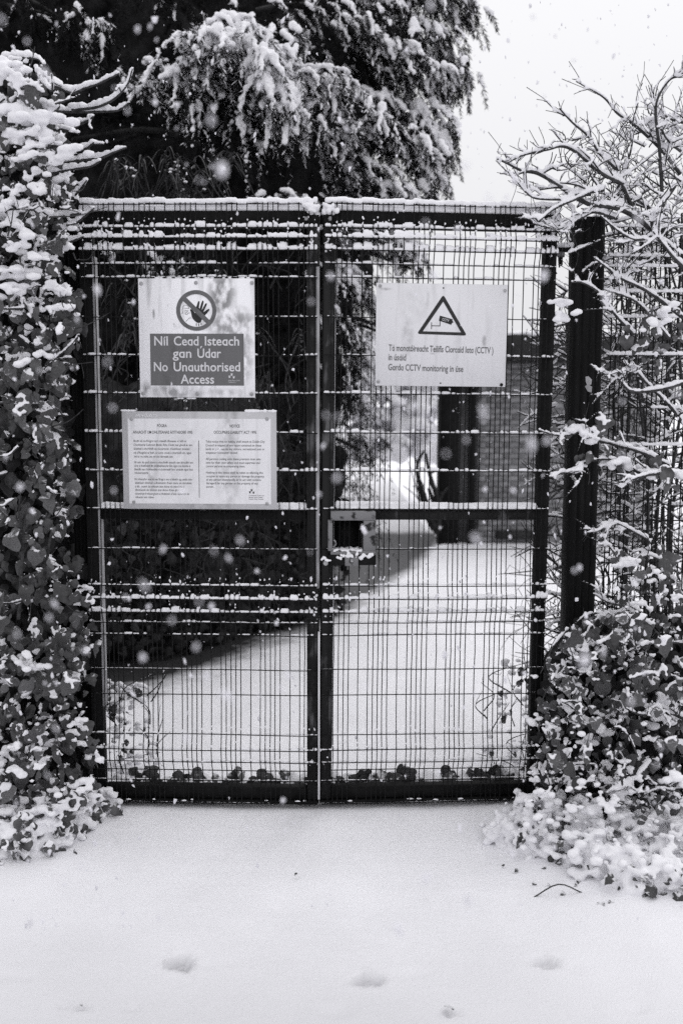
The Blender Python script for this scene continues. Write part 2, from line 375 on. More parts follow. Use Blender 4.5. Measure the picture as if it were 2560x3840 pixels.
# ------------------------------------------------------------------ gate leaves
ROWS = [(767, .9, 0), (857, .85, 1), (898, 1.15, 2), (942, 1.2, 3), (991, .45, 0), (1042, .5, 0), (1190, .25, 0), (1333, .42, 0), (1476, .55, 0),
        (1622, .6, 0), (1765, .62, 0), (1908, .5, 0), (2056, .3, 0), (2192, .5, 1), (2240, .95, 2), (2290, .85, 3), (2332, .4, 0), (2378, .35, 0),
        (2505, .10, 0), (2600, .12, 0), (2745, .3, 1), (2798, .5, 2), (2846, .5, 3), (2880, .15, 0), (2920, .15, 0), (3003, .1, 0)]
FOLD = {0: 0.0, 1: -.012, 2: -.03, 3: -.022}
def leaf_root(name, p0, p1, roll, label):
    rz = math.atan2(p1[1] - p0[1], p1[0] - p0[0]); o = empty(name, (p0[0], p0[1], 0), rz, label, 'gate', 'pair of mesh gate leaves')
    o.rotation_euler = (0, roll, rz); return o, math.hypot(p1[0] - p0[0], p1[1] - p0[1])
gl, WL = leaf_root('gate_leaf', (-1.172, 4.53), (-.107, 4.50), R(.17), 'black mesh gate leaf carrying the two stacked notices')
gr, WR = leaf_root('gate_leaf', (-.103, 4.50), (.945, 4.575), R(.5), 'black mesh gate leaf with the lock box and one CCTV sign')
bpy.context.view_layer.update()

def on_leaf(root, px, py, off):
    """local (u, z) where the ray through a pixel meets the leaf's plane shifted by off"""
    Mi = root.matrix_world.inverted(); o = Mi @ Vector((0, 0, EYE)); d = Mi.to_3x3() @ ray(px, py)
    t = (off - o.y) / d.y; q = o + d * t; return q.x, q.z

def make_leaf(root, W, hinge_left):
    Zs = [(zf(py), a, k) for py, a, k in ROWS]
    zt = zf(790); zt2 = zf(850); yb = .0
    bot = .03
    # frame behind the mesh
    sw = .055
    a, b = (0, W)
    def part(name, m, *box, c=.004):
        mb = MB(); mb.box(*box, c); return mb.build(name, m, root, False)
    part('top_rail', 'metal', 0, W, .002, .062, zt2, zt)
    zmid = zf(1912); part('mid_rail', 'worn' if not hinge_left else 'metal', sw + .002, W - sw - .002, .004, .058, zf(1948), zmid)
    part('bottom_rail', 'metal', sw + .002, W - sw - .002, .004, .058, zf(2992), zf(2948))
    part('kick_plate', 'metal', 0, W, -.012, .07, bot, zf(2992) - .003)
    hs, ms = ((0, sw), (W - sw, W)) if hinge_left else ((W - sw, W), (0, sw))
    part('hinge_stile', 'metal', *hs, 0.0, .060, zf(2992), zt2 - .002)
    part('meeting_stile', 'worn', *ms, 0.0, .060, zf(2992), zt2 - .002)
    if hinge_left:
        part('lit_side_strip', 'edge', sw + .001, sw + .011, -.004, .05, zf(2650), zf(960), c=.001)  # pale strip stands for the stile's lit side
        part('lit_meeting_strip', 'brightedge', W - .003, W + .006, -.016, -.004, zf(2985), zf(2360), c=.001)  # bright strips: light on the meeting edge put into the colour
        part('lit_meeting_strip', 'edge', W - .012, W + .003, -.010, -.002, zf(2200), zf(1000), c=.001)
    else:
        part('lit_side_strip', 'brightedge', sw + .001, sw + .006, .0, .04, zf(2800), zf(1000), c=.001)  # lit side of this stile, likewise a pale strip
    # welded wires
    U = []
    u = (.253 if hinge_left else .217) - .1813 * 2
    while u < W:
        U += [u + q for q in (0, .0227, .0454, .068, .0907, .136)]; u += .1813
    U = [q for q in U if .012 < q < W - .008]
    yw = -.012; rw = .0023
    prof = []; Zall = [z for z, _, _ in Zs]
    for z, a_, k in Zs: prof.append((yw + FOLD[k], z))
    prof.append((yw, Zall[-1] - .004)); prof[0] = (yw, Zall[0] + .006)
    variants = []
    for q in range(5):
        mb = MB(); r2 = np.random.default_rng(q)
        pts = [(0, y, z) for y, z in prof]; full = []
        for i in range(len(pts) - 1):
            full.append(pts[i])
            if pts[i][2] - pts[i + 1][2] > .1: full.append(((pts[i][0] + pts[i + 1][0]) / 2 + r2.normal() * .0006, (pts[i][1] + pts[i + 1][1]) / 2, (pts[i][2] + pts[i + 1][2]) / 2))
        full.append(pts[-1]); full = np.array(full)
        low = full[:, 2] < 1.1; full[:, 0] += low * (.0011 * r2.normal() * np.sin((1.5 - full[:, 2]) * 2.1) + .0005 * r2.normal() * np.sin((1.5 - full[:, 2]) * 7))
        tube(mb, full, rw, 6); me = mb.mesh('vertical_wire'); me.materials.append(M['wire']); variants.append(me)
    for q in U:
        o = link(bpy.data.objects.new('vertical_wire', variants[rng.integers(5)]), root); o.location = (q, -rw * 2 - .002, 0)
    hm = {}
    for z, a_, k in Zs:
        mb = MB(); us = np.linspace(.006, W - .006, 14); amp = .0016 if z > 1.2 else .0035
        tube(mb, np.stack([us, np.full(14, yw + FOLD[k] - rw * 1.0), z + vnoise(np.stack([us, us * 0, us * 0 + z], -1), 5, int(z * 100) + (0 if hinge_left else 77)) * amp], -1), rw, 6)
        mb.build('horizontal_wire', 'wire', root)
    # snow lying on wires and rails
    B = Blobs()
    sd_ = 0 if hinge_left else 50
    def uoff(u, z, s, k): return float(vnoise(np.array([[u, z, 0]]), s, k)[0])
    for z, amt, k in Zs:
        h = .021 * amt; uu = .012; y = yw + FOLD[k] + .003
        top = z == Zall[0]
        # the two leaves shed it differently; stretches hidden from the fall behind signs stay bare
        while uu < W - .008:
            nn = uoff(uu, z, 9, 21 + sd_) * .55 + uoff(uu, z, 45, 22 + sd_) * .5
            cell = int(np.searchsorted(U, uu)); g = h * (1 + .38 * nn) * (.42 + .95 * np.random.default_rng(cell * 131 + int(z * 1000) + sd_).random())
            gap = uoff(uu, z, 14, 30 + sd_ + int(z * 50)) + rng.normal() * .25
            thin = amt < .35
            if top or amt > .8 or gap > (-.2 if thin else -.75):
                near = min(abs(uu - q) for q in U)
                if near < .006 and not top: g *= .45
                g = max(g, .0022)
                hh = g * (.66 if amt > .8 else .6)
                B.put((uu, y - .001 + (rng.random() - .5) * .002, z + rw + hh * .75 + (.004 if top else 0)), (.0085, min(.005 + g * .3, .011) if not top else .014, hh if not top else .0145))
            uu += .0062
        if k in (1, 2, 3):     # beads of snow clinging to the folded uprights
            zn = z + (.026 if k == 2 else .03)
            for q in U:
                for _ in range(3):
                    if rng.random() < (.62 if z > 1.5 else .5 if z > .9 else .3):
                        B.put((q + rng.normal() * .0028, yw + FOLD[k] - .010, z + rng.uniform(.006, .044)), rng.uniform(.003, .0062) * np.array([1, 1, 1.2]))
    uu = .01                                            # top rail, mid rail
    while uu < W - .008:
        g = .031 + .003 * uoff(uu, 1, 11, 61 + sd_) + .0016 * uoff(uu, 1, 60, 62)
        for yy in (.012, .03, .048): B.put((uu, yy, zt + g * .5), (.014, .014, g * .55))
        if sw + .01 < uu < W - sw - .005:
            g = .034 + .005 * uoff(uu, 2, 8, 63 + sd_) + .003 * uoff(uu, 2, 40, 64)
            for yy in (.010, .03, .05): B.put((uu, yy, zmid + g * .5), (.014, .014, g * .55))
        uu += .011
    for q in range(26 if hinge_left else 34):           # flecks stuck to the stiles by the folds
        e = ms if q % 3 else hs; zc = random.choice([zf(2230), zf(2290), zf(2800), zf(2846), zf(930)]) + rng.normal() * .02
        B.put((rng.uniform(*e), -.004, zc), rng.uniform(.004, .009))
    e0 = (W - .075, W + .004) if hinge_left else (-.004, .065)
    for q in range(40): B.put((rng.uniform(*e0), rng.uniform(-.03, .03), rng.uniform(zf(800), zf(768)) - .004), rng.uniform(.009, .015))
    for q in range(7): B.put((rng.uniform(sw, W - sw), rng.uniform(-.03, -.012), zf(2992) + .002), (rng.uniform(.008, .03), .008, .004))
    o = B.build('snow', .0042, root, lump=.0011, lscale=260, sub=1)
    # bolts on the top corner by the meeting stile
    bu = on_leaf(root, 1147 if hinge_left else 1238, 820, -.005)
    for (u_, z_) in [bu]:
        mb = MB(); tube(mb, [(u_, .003, z_), (u_, -.012, z_)], .009, 10); mb.build('bolt', 'bolt', root)
    return U
make_leaf(gl, WL, True); make_leaf(gr, WR, False)

# lock box on the right leaf
def lk(px, py): return on_leaf(gr, px, py, -.04)
u0, z1 = lk(1240, 1917); u1, z0 = lk(1404, 2116)
hu0, hz1 = lk(1246, 1950); hu1, hz0 = lk(1361, 2064)
mb = MB()
mb.box(u0, u1, -.06, -.012, hz1, z1, .002); mb.box(hu1, u1, -.06, -.012, hz0, hz1 - .0005, .002); mb.box(u0 - .012, hu0, -.06, -.012, hz0, hz1 - .0005, .002); mb.box(u0, u1, -.06, -.012, hz0 - .018, hz0 - .0005, .002)
lb = mb.build('lock_box', 'peel', gr, False)
mb = MB(); mb.box(u0 - .012, u1 + .003, -.066, -.010, z0, hz0 - .019, .002); mb.build('lower_housing', 'metal', lb, False)
mb = MB(); mb.box(hu0, hu1, .05, .056, hz0, hz1); mb.build('back_plate', 'metal', lb, False)
for a_ in ((hu0 - .004, hu0 - .0005, hz0, hz1), (hu1 + .0005, hu1 + .004, hz0, hz1)):
    mb = MB(); mb.box(a_[0], a_[1], -.011, .049, a_[2], a_[3]); mb.build('side_plate', 'metal', lb, False)
cu, cz = lk(1316, 2097); mb = MB(); mb.box(cu - .03, cu + .03, -.074, -.067, z0 - .002, cz + .022, .002); mb.build('keeper_plate', 'peel', lb, False)
mb = MB(); tube(mb, [(cu, -.073, cz), (cu, -.082, cz)], .007, 10); mb.build('bolt', 'bolt', lb)
bu_, bz_ = lk(1219, 2107); mb = MB(); tube(mb, [(bu_, -.066, bz_), (bu_, -.08, bz_)], .011, 10); mb.build('bolt', 'bolt', lb)
mb = MB(); t_ = np.linspace(0, 3.0, 9); tube(mb, np.stack([hu0 + .006 + .012 * np.sin(t_), np.full(9, -.02), hz0 + .012 + .034 * (t_ / 3)], -1), .004, 6); mb.build('lever', 'edge', lb)
B = Blobs()
for q in range(60): B.put((rng.uniform(hu0, hu1), rng.uniform(-.058, .02), hz0 + rng.uniform(0, .006)), (.012, .012, .006))
for q in range(22): B.put((rng.uniform(u0 + .03, u1 - .012), -.068 + rng.normal() * .003, hz0 - rng.uniform(.012, .036)), rng.uniform(.006, .012))
for q in range(10): B.put((bu_ + rng.normal() * .008, -.074, bz_ + rng.uniform(.006, .03)), rng.uniform(.004, .009))
B.build('snow', .004, lb, lump=.001, lscale=220, sub=1)

# ------------------------------------------------------------------ signs
XH = None
def text_mesh(body, align_x0, align_x1, base, cap, thick=0.0):
    """flat lettering in sign pixels, fitted between x0 and x1; y down in pixels. 'a' is drawn single-storey"""
    cu = bpy.data.curves.new('t', 'FONT'); src = ''; idx = []; acc = []
    for ch in body:
        if ch == 'a': src += 'd'; idx.append(1)
        elif ch == 'á': src += 'd'; acc.append(len(acc)); idx.append(1 + len(acc))
        else: src += ch; idx.append(0)
    cu.body = src; cu.size = 1; cu.offset = thick; cu.resolution_u = 3
    for k_ in range(2 + len(acc)): cu.materials.append(None)
    for k_, v_ in enumerate(idx): cu.body_format[k_].material_index = v_
    o = bpy.data.objects.new('t', cu); COL.objects.link(o); bpy.context.view_layer.update()
    me = bpy.data.meshes.new_from_object(o.evaluated_get(bpy.context.evaluated_depsgraph_get()))
    v = np.array([q.co[:2] for q in me.vertices]); fs = [list(q.vertices) for q in me.polygons]; mi = [q.material_index for q in me.polygons]
    bpy.data.objects.remove(o); bpy.data.curves.remove(cu); bpy.data.meshes.remove(me)
    xh = .455
    extra = []
    for k_ in set(mi):
        if k_ == 0: continue
        ids = np.unique(np.concatenate([fs[q] for q in range(len(fs)) if mi[q] == k_]))
        v[ids, 1] = np.minimum(v[ids, 1], xh)
        if k_ > 1:
            cx = v[ids, 0].mean(); extra.append([(cx - .02 , .52), (cx + .06, .52), (cx + .15, .66), (cx + .04, .66)])
    for e in extra:
        n0 = len(v); v = np.vstack([v, e]); fs.append([n0, n0 + 1, n0 + 2, n0 + 3])
    lo, hi = v[:, 0].min(), v[:, 0].max(); sx = (align_x1 - align_x0) / (hi - lo); sy = cap / .682
    return np.stack([align_x0 + (v[:, 0] - lo) * sx, base - v[:, 1] * sy], -1), fs

class Sign:
    def __init__(s, leaf, name, tl, br, off, label, thick=.003, tilt=0):
        u0, z1 = on_leaf(leaf, *tl, off); u1, z0 = on_leaf(leaf, *br, off)
        s.W, s.H = u1 - u0, z1 - z0; s.pw, s.ph = br[0] - tl[0], br[1] - tl[1]; s.tl = tl
        s.o = empty(name, (0, 0, 0), 0, label, 'sign', 'signs on the gate')
        s.o.matrix_world = leaf.matrix_world @ Matrix.Translation((u0, off, z0)) @ Matrix.Rotation(tilt, 4, 'Y')
    def p(s, px, py): return ((px - s.tl[0]) / s.pw * s.W, s.H - (py - s.tl[1]) / s.ph * s.H)
    def flat(s, name, v2, faces, m, d, parent=None):
        me = bpy.data.meshes.new(name); V = []
        for x, y in v2: a, b = s.p(x, y); V.append((a, -d, b))
        me.from_pydata(V, [], faces); me.update(); me.materials.append(M[m])
        o = bpy.data.objects.new(name, me); return link(o, parent or s.o)
    def rect(s, name, x0, y0, x1, y1, m, d): return s.flat(name, [(x0, y1), (x1, y1), (x1, y0), (x0, y0)], [(0, 1, 2, 3)], m, d)
    def text(s, body, x0, x1, base, cap, m, d=.0022, thick=0.0, name='lettering', rot=None):
        v, f = text_mesh(body, x0, x1, base, cap, thick)
        if rot: 
            c = np.array([x0, base]); a = math.radians(rot); v = (v - c) @ np.array([[math.cos(a), math.sin(a)], [-math.sin(a), math.cos(a)]]) + c
        return s.flat(name, v, f, m, d)
    def bolt(s, px, py, r=.0085, m='bolt', d=.006):
        a, b = s.p(px, py); mb = MB(); th = np.linspace(0, 2 * np.pi, 12, endpoint=False)
        rings = [(r, -.0005), (r, -d * .5), (r * .75, -d * .9)]
        v = np.concatenate([np.stack([a + np.cos(th) * q, np.full(12, y), b + np.sin(th) * q], -1) for q, y in rings]); f = []
        for k_ in range(2):
            for i_ in range(12): j_ = (i_ + 1) % 12; f.append((k_ * 12 + i_, k_ * 12 + j_, k_ * 12 + 12 + j_, k_ * 12 + 12 + i_))
        mb.add(v, f); mb.f.append(np.array([[24 + i_ for i_ in range(12)]])); return mb.build('bolt', m, s.o, False)
    def panel(s, m):
        mb = MB(); mb.box(0, s.W, -.0012, .002, 0, s.H, .0012); o = mb.build('panel', m, s.o, False); return o

def sign_mat(name, base, dirt, patches, size, streak=.5, seed=0.0):
    """enamelled panel with weather stains; patches: (u, v, ru, rv, strength) in 0..1 of the panel"""
    m = bpy.data.materials.new(name); m.use_nodes = True; n = m.node_tree; p = n.nodes['Principled BSDF']
    p.inputs['Roughness'].default_value = .45; p.inputs['Specular IOR Level'].default_value = .3
    tc = n.nodes.new('ShaderNodeTexCoord')
    def noise(scale, stretch, det=6):
        mp = n.nodes.new('ShaderNodeMapping'); mp.inputs['Scale'].default_value = stretch; mp.inputs['Location'].default_value = (seed, seed * 2, seed)
        nz = n.nodes.new('ShaderNodeTexNoise'); nz.inputs['Scale'].default_value = scale; nz.inputs['Detail'].default_value = det
        n.links.new(tc.outputs['Object'], mp.inputs[0]); n.links.new(mp.outputs[0], nz.inputs['Vector']); return nz.outputs['Fac']
    def math_(op, a, b):
        q = n.nodes.new('ShaderNodeMath'); q.operation = op
        for k_, x in enumerate((a, b)):
            if isinstance(x, (int, float)): q.inputs[k_].default_value = x
            elif x is not None: n.links.new(x, q.inputs[k_])
        return q.outputs[0]
    def mrange(x, a, b, lo=0, hi=1):
        q = n.nodes.new('ShaderNodeMapRange'); n.links.new(x, q.inputs[0]); q.inputs[1].default_value = a; q.inputs[2].default_value = b; q.inputs[3].default_value = lo; q.inputs[4].default_value = hi; return q.outputs[0]
    fac = mrange(noise(9, (3.2, 1, .35)), .52, .78, 0, streak)
    fac = math_('MAXIMUM', fac, mrange(noise(55, (1, 1, .5)), .66, .80, 0, .55))
    sep = n.nodes.new('ShaderNodeSeparateXYZ'); n.links.new(tc.outputs['Object'], sep.inputs[0])
    blot = noise(34, (1, 1, .7), 8)
    for (u, v, ru, rv, st) in patches:
        du = math_('DIVIDE', math_('SUBTRACT', sep.outputs[0], u * size[0]), ru * size[0]); dv = math_('DIVIDE', math_('SUBTRACT', sep.outputs[2], v * size[1]), rv * size[1])
        d2 = math_('ADD', math_('MULTIPLY', du, du), math_('MULTIPLY', dv, dv))
        k_ = mrange(d2, .2, 1.25, 1, 0)
        k_ = math_('MULTIPLY', math_('MULTIPLY', k_, mrange(blot, .36, .6)), st)
        fac = math_('MAXIMUM', fac, k_)
    mx = n.nodes.new('ShaderNodeMix'); mx.data_type = 'RGBA'; mx.inputs[6].default_value = G(base); mx.inputs[7].default_value = G(dirt)
    n.links.new(fac, mx.inputs[0]); n.links.new(mx.outputs[2], p.inputs['Base Color']); return m

def castle(s, cx, cy, w, m, d):
    h = w * 1.05; x0, x1 = cx - w / 2, cx + w / 2
    pts = []
    for (a, b, c_, d_) in ((.14, .3, .86, 1.0), (0, 0, .24, .3), (.38, 0, .62, .3), (.76, 0, 1.0, .3), (0, .86, 1, 1.02)):
        pts.append((x0 + a * w, cy - h / 2 + b * h, x0 + c_ * w, cy - h / 2 + d_ * h))
    V = []; Fc = []
    for q in pts[:4]:
        k_ = len(V); V += [(q[0], q[3]), (q[2], q[3]), (q[2], q[1]), (q[0], q[1])]; Fc.append((k_, k_ + 1, k_ + 2, k_ + 3))
    s.flat('castle_emblem', V, Fc, m, d)

# no access sign
S1 = Sign(gl, 'access_sign', (518, 1044), (957, 1491), -.046, 'square no unauthorised access sign with crossed hand symbol')
M['sign1'] = sign_mat('enamel_panel', .9, .14, [(.72, .86, .13, .22, .85), (.80, .62, .24, .16, .75), (.62, .66, .12, .12, .5), (.9, .4, .1, .3, .6), (.3, .05, .22, .07, .7), (.05, .05, .05, .09, .8), (.6, .03, .5, .05, .45), (.13, .70, .012, .05, .8), (.33, .60, .03, .02, 1), (.305, .617, .01, .01, 1)], (S1.W, S1.H), .62, 3.1)
S1.panel(M['sign1'])
C1 = lambda x, y: (500 + x / 3.136, 1020 + y / 3.136)
cx, cy = C1(743, 450)
th = np.linspace(0, 2 * np.pi, 64, endpoint=False)
V = [(cx + 76 * math.cos(q), cy + 76 * math.sin(q)) for q in th] + [(cx + 61 * math.cos(q), cy + 61 * math.sin(q)) for q in th]
S1.flat('ring_symbol', V, [((i_ + 1) % 64, i_, 64 + i_, 64 + (i_ + 1) % 64) for i_ in range(64)], 'print_blue', .0026)
a0, a1 = C1(600, 312), C1(886, 588); d_ = np.array(a1) - np.array(a0); d_ /= np.linalg.norm(d_); nn = np.array([-d_[1], d_[0]]) * 8.6
S1.flat('ring_bar', [tuple(np.array(a0) + nn), tuple(np.array(a1) + nn), tuple(np.array(a1) - nn), tuple(np.array(a0) - nn)], [(0, 1, 2, 3)], 'print_blue', .0024)
hand = [(667, 440), (676, 434), (692, 438), (712, 462), (728, 482), (748, 470), (741, 412), (752, 385), (764, 348), (776, 338), (784, 345), (782, 372), (774, 415), (782, 430), (792, 400), (808, 352), (820, 332), (831, 340), (830, 362), (812, 425), (806, 444), (818, 430), (848, 374), (862, 362), (871, 372), (864, 392), (836, 448), (828, 470), (862, 446), (890, 430), (901, 436), (896, 450), (868, 484), (846, 505), (824, 530), (806, 562), (794, 590), (770, 598), (746, 592), (722, 572), (700, 548), (688, 520), (682, 478)]
V = [C1(*q) for q in hand]; S1.flat('hand_symbol', V, [list(range(len(V) - 1, -1, -1))], 'print_black', .0018)
def strokes(s, name, lines, w, m, d, conv):
    V = []; Fc = []
    for L_ in lines:
        L_ = [np.array(conv(*q)) for q in L_]
        for q in range(len(L_) - 1):
            e = L_[q + 1] - L_[q]; e /= np.linalg.norm(e) + 1e-9; nn_ = np.array([-e[1], e[0]]) * w / 2; k_ = len(V)
            V += [tuple(L_[q] + nn_), tuple(L_[q + 1] + nn_), tuple(L_[q + 1] - nn_), tuple(L_[q] - nn_)]; Fc.append((k_, k_ + 1, k_ + 2, k_ + 3))
    return s.flat(name, V, Fc, m, d)
arc = [(578 + 6, 430), (584, 408), (596, 392), (615, 386), (636, 392), (650, 408), (656, 424)]
strokes(S1, 'face_symbol', [arc, [(605, 424), (662, 424)], [(584, 430), (574, 440), (580, 462), (586, 480)], [(566, 481), (586, 481)], [(612, 448), (610, 470), (618, 484), (628, 472), (630, 450), (620, 446), (612, 448)], [(606, 486), (620, 498), (636, 494), (650, 478)], [(648, 440), (640, 472)], [(650, 478), (676, 478)], [(616, 578), (662, 536), (690, 540)]], 1.6, 'print_grey', .0017, C1)
strokes(S1, 'cuff_symbol', [[(742, 600), (742, 632)], [(770, 604), (770, 632)], [(800, 598), (800, 620)]], 3, 'print_black', .0017, C1)
x0, y0 = C1(187, 722); x1, y1 = C1(1302, 1336)
M['faded1'] = sign_mat('faded_block_print', .135, .10, [(.25, .08, .08, .2, .8), (.3, .3, .04, .2, .9)], (S1.W, S1.H), .5, 1.3)
blk = S1.rect('text_block', x0, y0, x1, y1, 'faded1', .0017)
for t_, xa, xb, bs in (('Níl', 237, 400, 860), ('Cead', 470, 766, 860), ('Isteach', 840, 1248, 860), ('gan', 455, 678, 1005), ('Údar', 750, 1032, 1005), ('No', 228, 395, 1165), ('Unauthorised', 464, 1258, 1165), ('Access', 545, 945, 1312)):
    S1.text(t_, C1(xa, 0)[0], C1(xb, 0)[0], C1(0, bs)[1], 105 / 3.136, 'print_white', .0024, .014)
for (a_, b_) in ((1130, 1229), (1156, 1203), (1180, 1236)): castle(S1, *C1(a_, b_), 8.5, 'print_white', .0024)
S1.text('Baile Átha Cliath', *[C1(q, 0)[0] for q in (1118, 1252)], C1(0, 1281)[1], 4.4, 'print_white', .0024)
S1.text('Dublin City', *[C1(q, 0)[0] for q in (1118, 1205)], C1(0, 1302)[1], 4.4, 'print_white', .0024)
for q in ((94, 135), (743, 127), (1404, 128), (92, 1433), (742, 1437), (1392, 1437)): S1.bolt(*C1(*q))
B = Blobs()
for q in range(26): a_ = rng.uniform(0, S1.W); B.put((a_, .001, S1.H + .002), (.012, .004, rng.uniform(.003, .006)))
for q in range(8): B.put((S1.W * rng.uniform(.32, .48), .008, -.004), (.012, .006, .005))
B.build('snow', .0035, S1.o, lump=.0008, lscale=250, sub=1)

# occupiers liability notice
S2 = Sign(gl, 'liability_notice', (457, 1542), (1038, 1911), -.048, 'wide two-column bilingual liability notice below the square sign')
M['sign2b'] = sign_mat('notice_border', .52, .22, [(.71, .85, .05, .4, .6), (.55, .05, .2, .12, .5)], (S2.W, S2.H), .35, 5.0)
M['sign2'] = sign_mat('notice_paper', .78, .36, [(.70, .75, .06, .35, .65), (.70, .3, .08, .35, .5), (.19, .4, .03, .25, .6), (.4, .5, .2, .5, .25)], (S2.W, S2.H), .5, 8.0)
S2.panel(M['sign2b'])
C2 = lambda x, y: (440 + x / 2.529, 1520 + y / 2.529)
x0, y0 = C2(100, 124); x1, y1 = C2(1458, 936); S2.rect('notice_sheet', x0, y0, x1, y1, 'sign2', .0017)
for t_, xa, xb, bs, cap in (('FÓGRA', 380, 472, 205, 27), ('AN', 147, 190, 267, 27), ('tACHT UM DHLITEANAS ÁITITHEOIRÍ 1995', 193, 715, 267, 27), ('NOTICE', 1070, 1166, 206, 27), ('OCCUPIERS LIABILITY ACT 1995', 918, 1322, 265, 27)):
    S2.text(t_, C2(xa, 0)[0], C2(xb, 0)[0], C2(0, bs)[1], cap / 2.529, 'print_text', .0024, .008)
LN = [('Bíodh sé ina fhógra nach mbeidh dliteanas ar bith ar', 153, 658, 347), ('Chomhairle Cathrach Bhaile Átha Cliath mar gheall ar aon', 153, 713, 384), ("díobháil a tharlóidh do chuairteoir, d'úsáideoir áineasa", 153, 685, 421), ("nó d'fhoghlaí ar bith, is cuma conas a tharlóidh sin, agus", 153, 698, 459), ('iad ar na tailte seo nó san áitreabh seo.', 153, 528, 495),
      ('Ní mór do gach duine a thiocfaidh isteach san áitreabh seo', 153, 717, 551), ('aire a thabhairt dá shábháilteacht féin agus na daoine a', 155, 690, 584), ('bheidh ina chuideachta a choinneáil faoi smacht agus faoi', 155, 715, 618), ('mhaoirseacht.', 155, 290, 652),
      ('Ní mheasfar aon ní san fhógra seo a bheith ag ceadú don', 156, 705, 713), ("áititheoir díobháil a dhéanamh d'aon duine nó damáiste", 157, 700, 748), ('a dhéanamh do mhaoin aon duine nó damáiste a', 158, 630, 783), ("dhéanamh do mhaoin aon duine d'aon ghnó nó", 159, 618, 816), ("neamhaird mheargánta a thabhairt d'aon duine nó do", 159, 677, 852), ('mhaoin aon duine.', 160, 340, 885),
      ('Take notice that no liability shall attach to Dublin City', 840, 1402, 350), ('Council in respect of any injury sustained on these', 840, 1368, 386), ('lands or premises by any visitors, recreational user or', 840, 1400, 421), ('trespasser howsoever caused.', 840, 1143, 456),
      ('All persons coming onto these premises must take', 840, 1362, 516), ('care for their own safety and must supervise and', 840, 1353, 551), ('control persons accompanying them.', 840, 1213, 585),
      ('Nothing in this notice shall be taken as allowing the', 840, 1382, 646), ('occupier to injure any person or damage the property', 840, 1394, 681), ('of any person intentionally or to act with reckless', 840, 1362, 714), ('disregard for any person or the property of any', 840, 1335, 748), ('person.', 840, 912, 781)]
for t_, xa, xb, bs in LN: S2.text(t_, C2(xa, 0)[0], C2(xb, 0)[0], C2(0, bs)[1], 20.5 / 2.529, 'print_text', .0024, .002)
for t_, xa, xb, bs in (('Comhairle Cathrach', 1247, 1390, 860), ('Bhaile Átha Cliath', 1247, 1378, 878), ('Dublin City Council', 1247, 1386, 895)): S2.text(t_, C2(xa, 0)[0], C2(xb, 0)[0], C2(0, bs)[1], 11 / 2.529, 'print_text', .0024)
for (a_, b_) in ((1257, 823), (1273, 803), (1291, 826)): castle(S2, *C2(a_, b_), 7.5, 'print_black', .0024)
x0, y0 = C2(770, 330); x1, y1 = C2(775, 878); S2.rect('divider_line', x0, y0, x1, y1, 'print_text', .0024)
strokes(S2, 'scratched_name', [[(178, 110), (186, 82), (196, 104), (212, 80), (216, 110)], [(226, 80), (238, 100), (254, 82), (240, 120)], [(262, 110), (270, 80), (288, 84), (278, 96), (294, 106), (264, 112)], [(300, 112), (318, 82), (332, 110), (306, 102)], [(342, 110), (350, 82), (378, 92), (386, 106), (344, 112)]], 1.8, 'scratch', .0019, C2)
for q in ((137, 130), (1423, 125), (142, 925), (1420, 933)): S2.bolt(*C2(*q), r=.0082)
B = Blobs()
for q in range(46):
    f_ = rng.random(); a_ = S2.W * (f_ * .09 if q < 14 else 1 - f_ * .2); B.put((a_, .001, S2.H + .003), (.009, .006, rng.uniform(.004, .011) * (1 if q >= 14 else .6)))
B.build('snow', .0035, S2.o, lump=.0008, lscale=250, sub=1)

# camera sign
S3 = Sign(gr, 'camera_sign', (1411, 1060), (1893, 1451), -.046, 'white CCTV warning sign with black triangle symbol')
M['sign3'] = sign_mat('white_enamel', .72, .38, [(.24, .5, .05, .22, .5), (.38, .85, .03, .12, .5), (.83, .45, .02, .06, .9), (.3, .8, .15, .2, .25), (.07, .94, .05, .015, .8), (.45, .32, .04, .01, .8)], (S3.W, S3.H), .5, 12.0)
S3.panel(M['sign3'])
C3 = lambda x, y: (1380 + x / 2.904, 1030 + y / 2.904)
def tri(pts, r, k_=6):
    o_ = []
    for i_ in range(3):
        a_, b_, c_ = [np.array(pts[(i_ + q) % 3], float) for q in (-1, 0, 1)]
        d1 = (a_ - b_) / np.linalg.norm(a_ - b_); d2 = (c_ - b_) / np.linalg.norm(c_ - b_)
        p1, p2 = b_ + d1 * r, b_ + d2 * r
        for t_ in np.linspace(0, 1, k_): o_.append((1 - t_) ** 2 * p1 + 2 * t_ * (1 - t_) * b_ + t_ ** 2 * p2)
    return o_
oT = tri([(800, 205), (525, 643), (1062, 655)], 34); iT = tri([(800, 283), (588, 613), (998, 620)], 3)
V = [C3(*q) for q in oT + iT]; nT = len(oT)
S3.flat('warning_triangle', V, [((i_ + 1) % nT, i_, nT + i_, nT + (i_ + 1) % nT)[::-1] for i_ in range(nT)], 'print_black', .002)
V = [C3(*q) for q in ((768, 437), (905, 476), (902, 490), (915, 508), (898, 520), (890, 537), (757, 492))]
S3.flat('camera_symbol', V, [list(range(6, -1, -1))], 'print_black', .002)
strokes(S3, 'bracket_symbol', [[(680, 512), (680, 588)], [(680, 551), (772, 551)], [(770, 490), (770, 554)]], 2.6, 'print_black', .002, C3)
S3.text('CCTV', C3(790, 0)[0], C3(864, 0)[0], C3(0, 490)[1], 9.6, 'print_white', .0026, .01, rot=13)
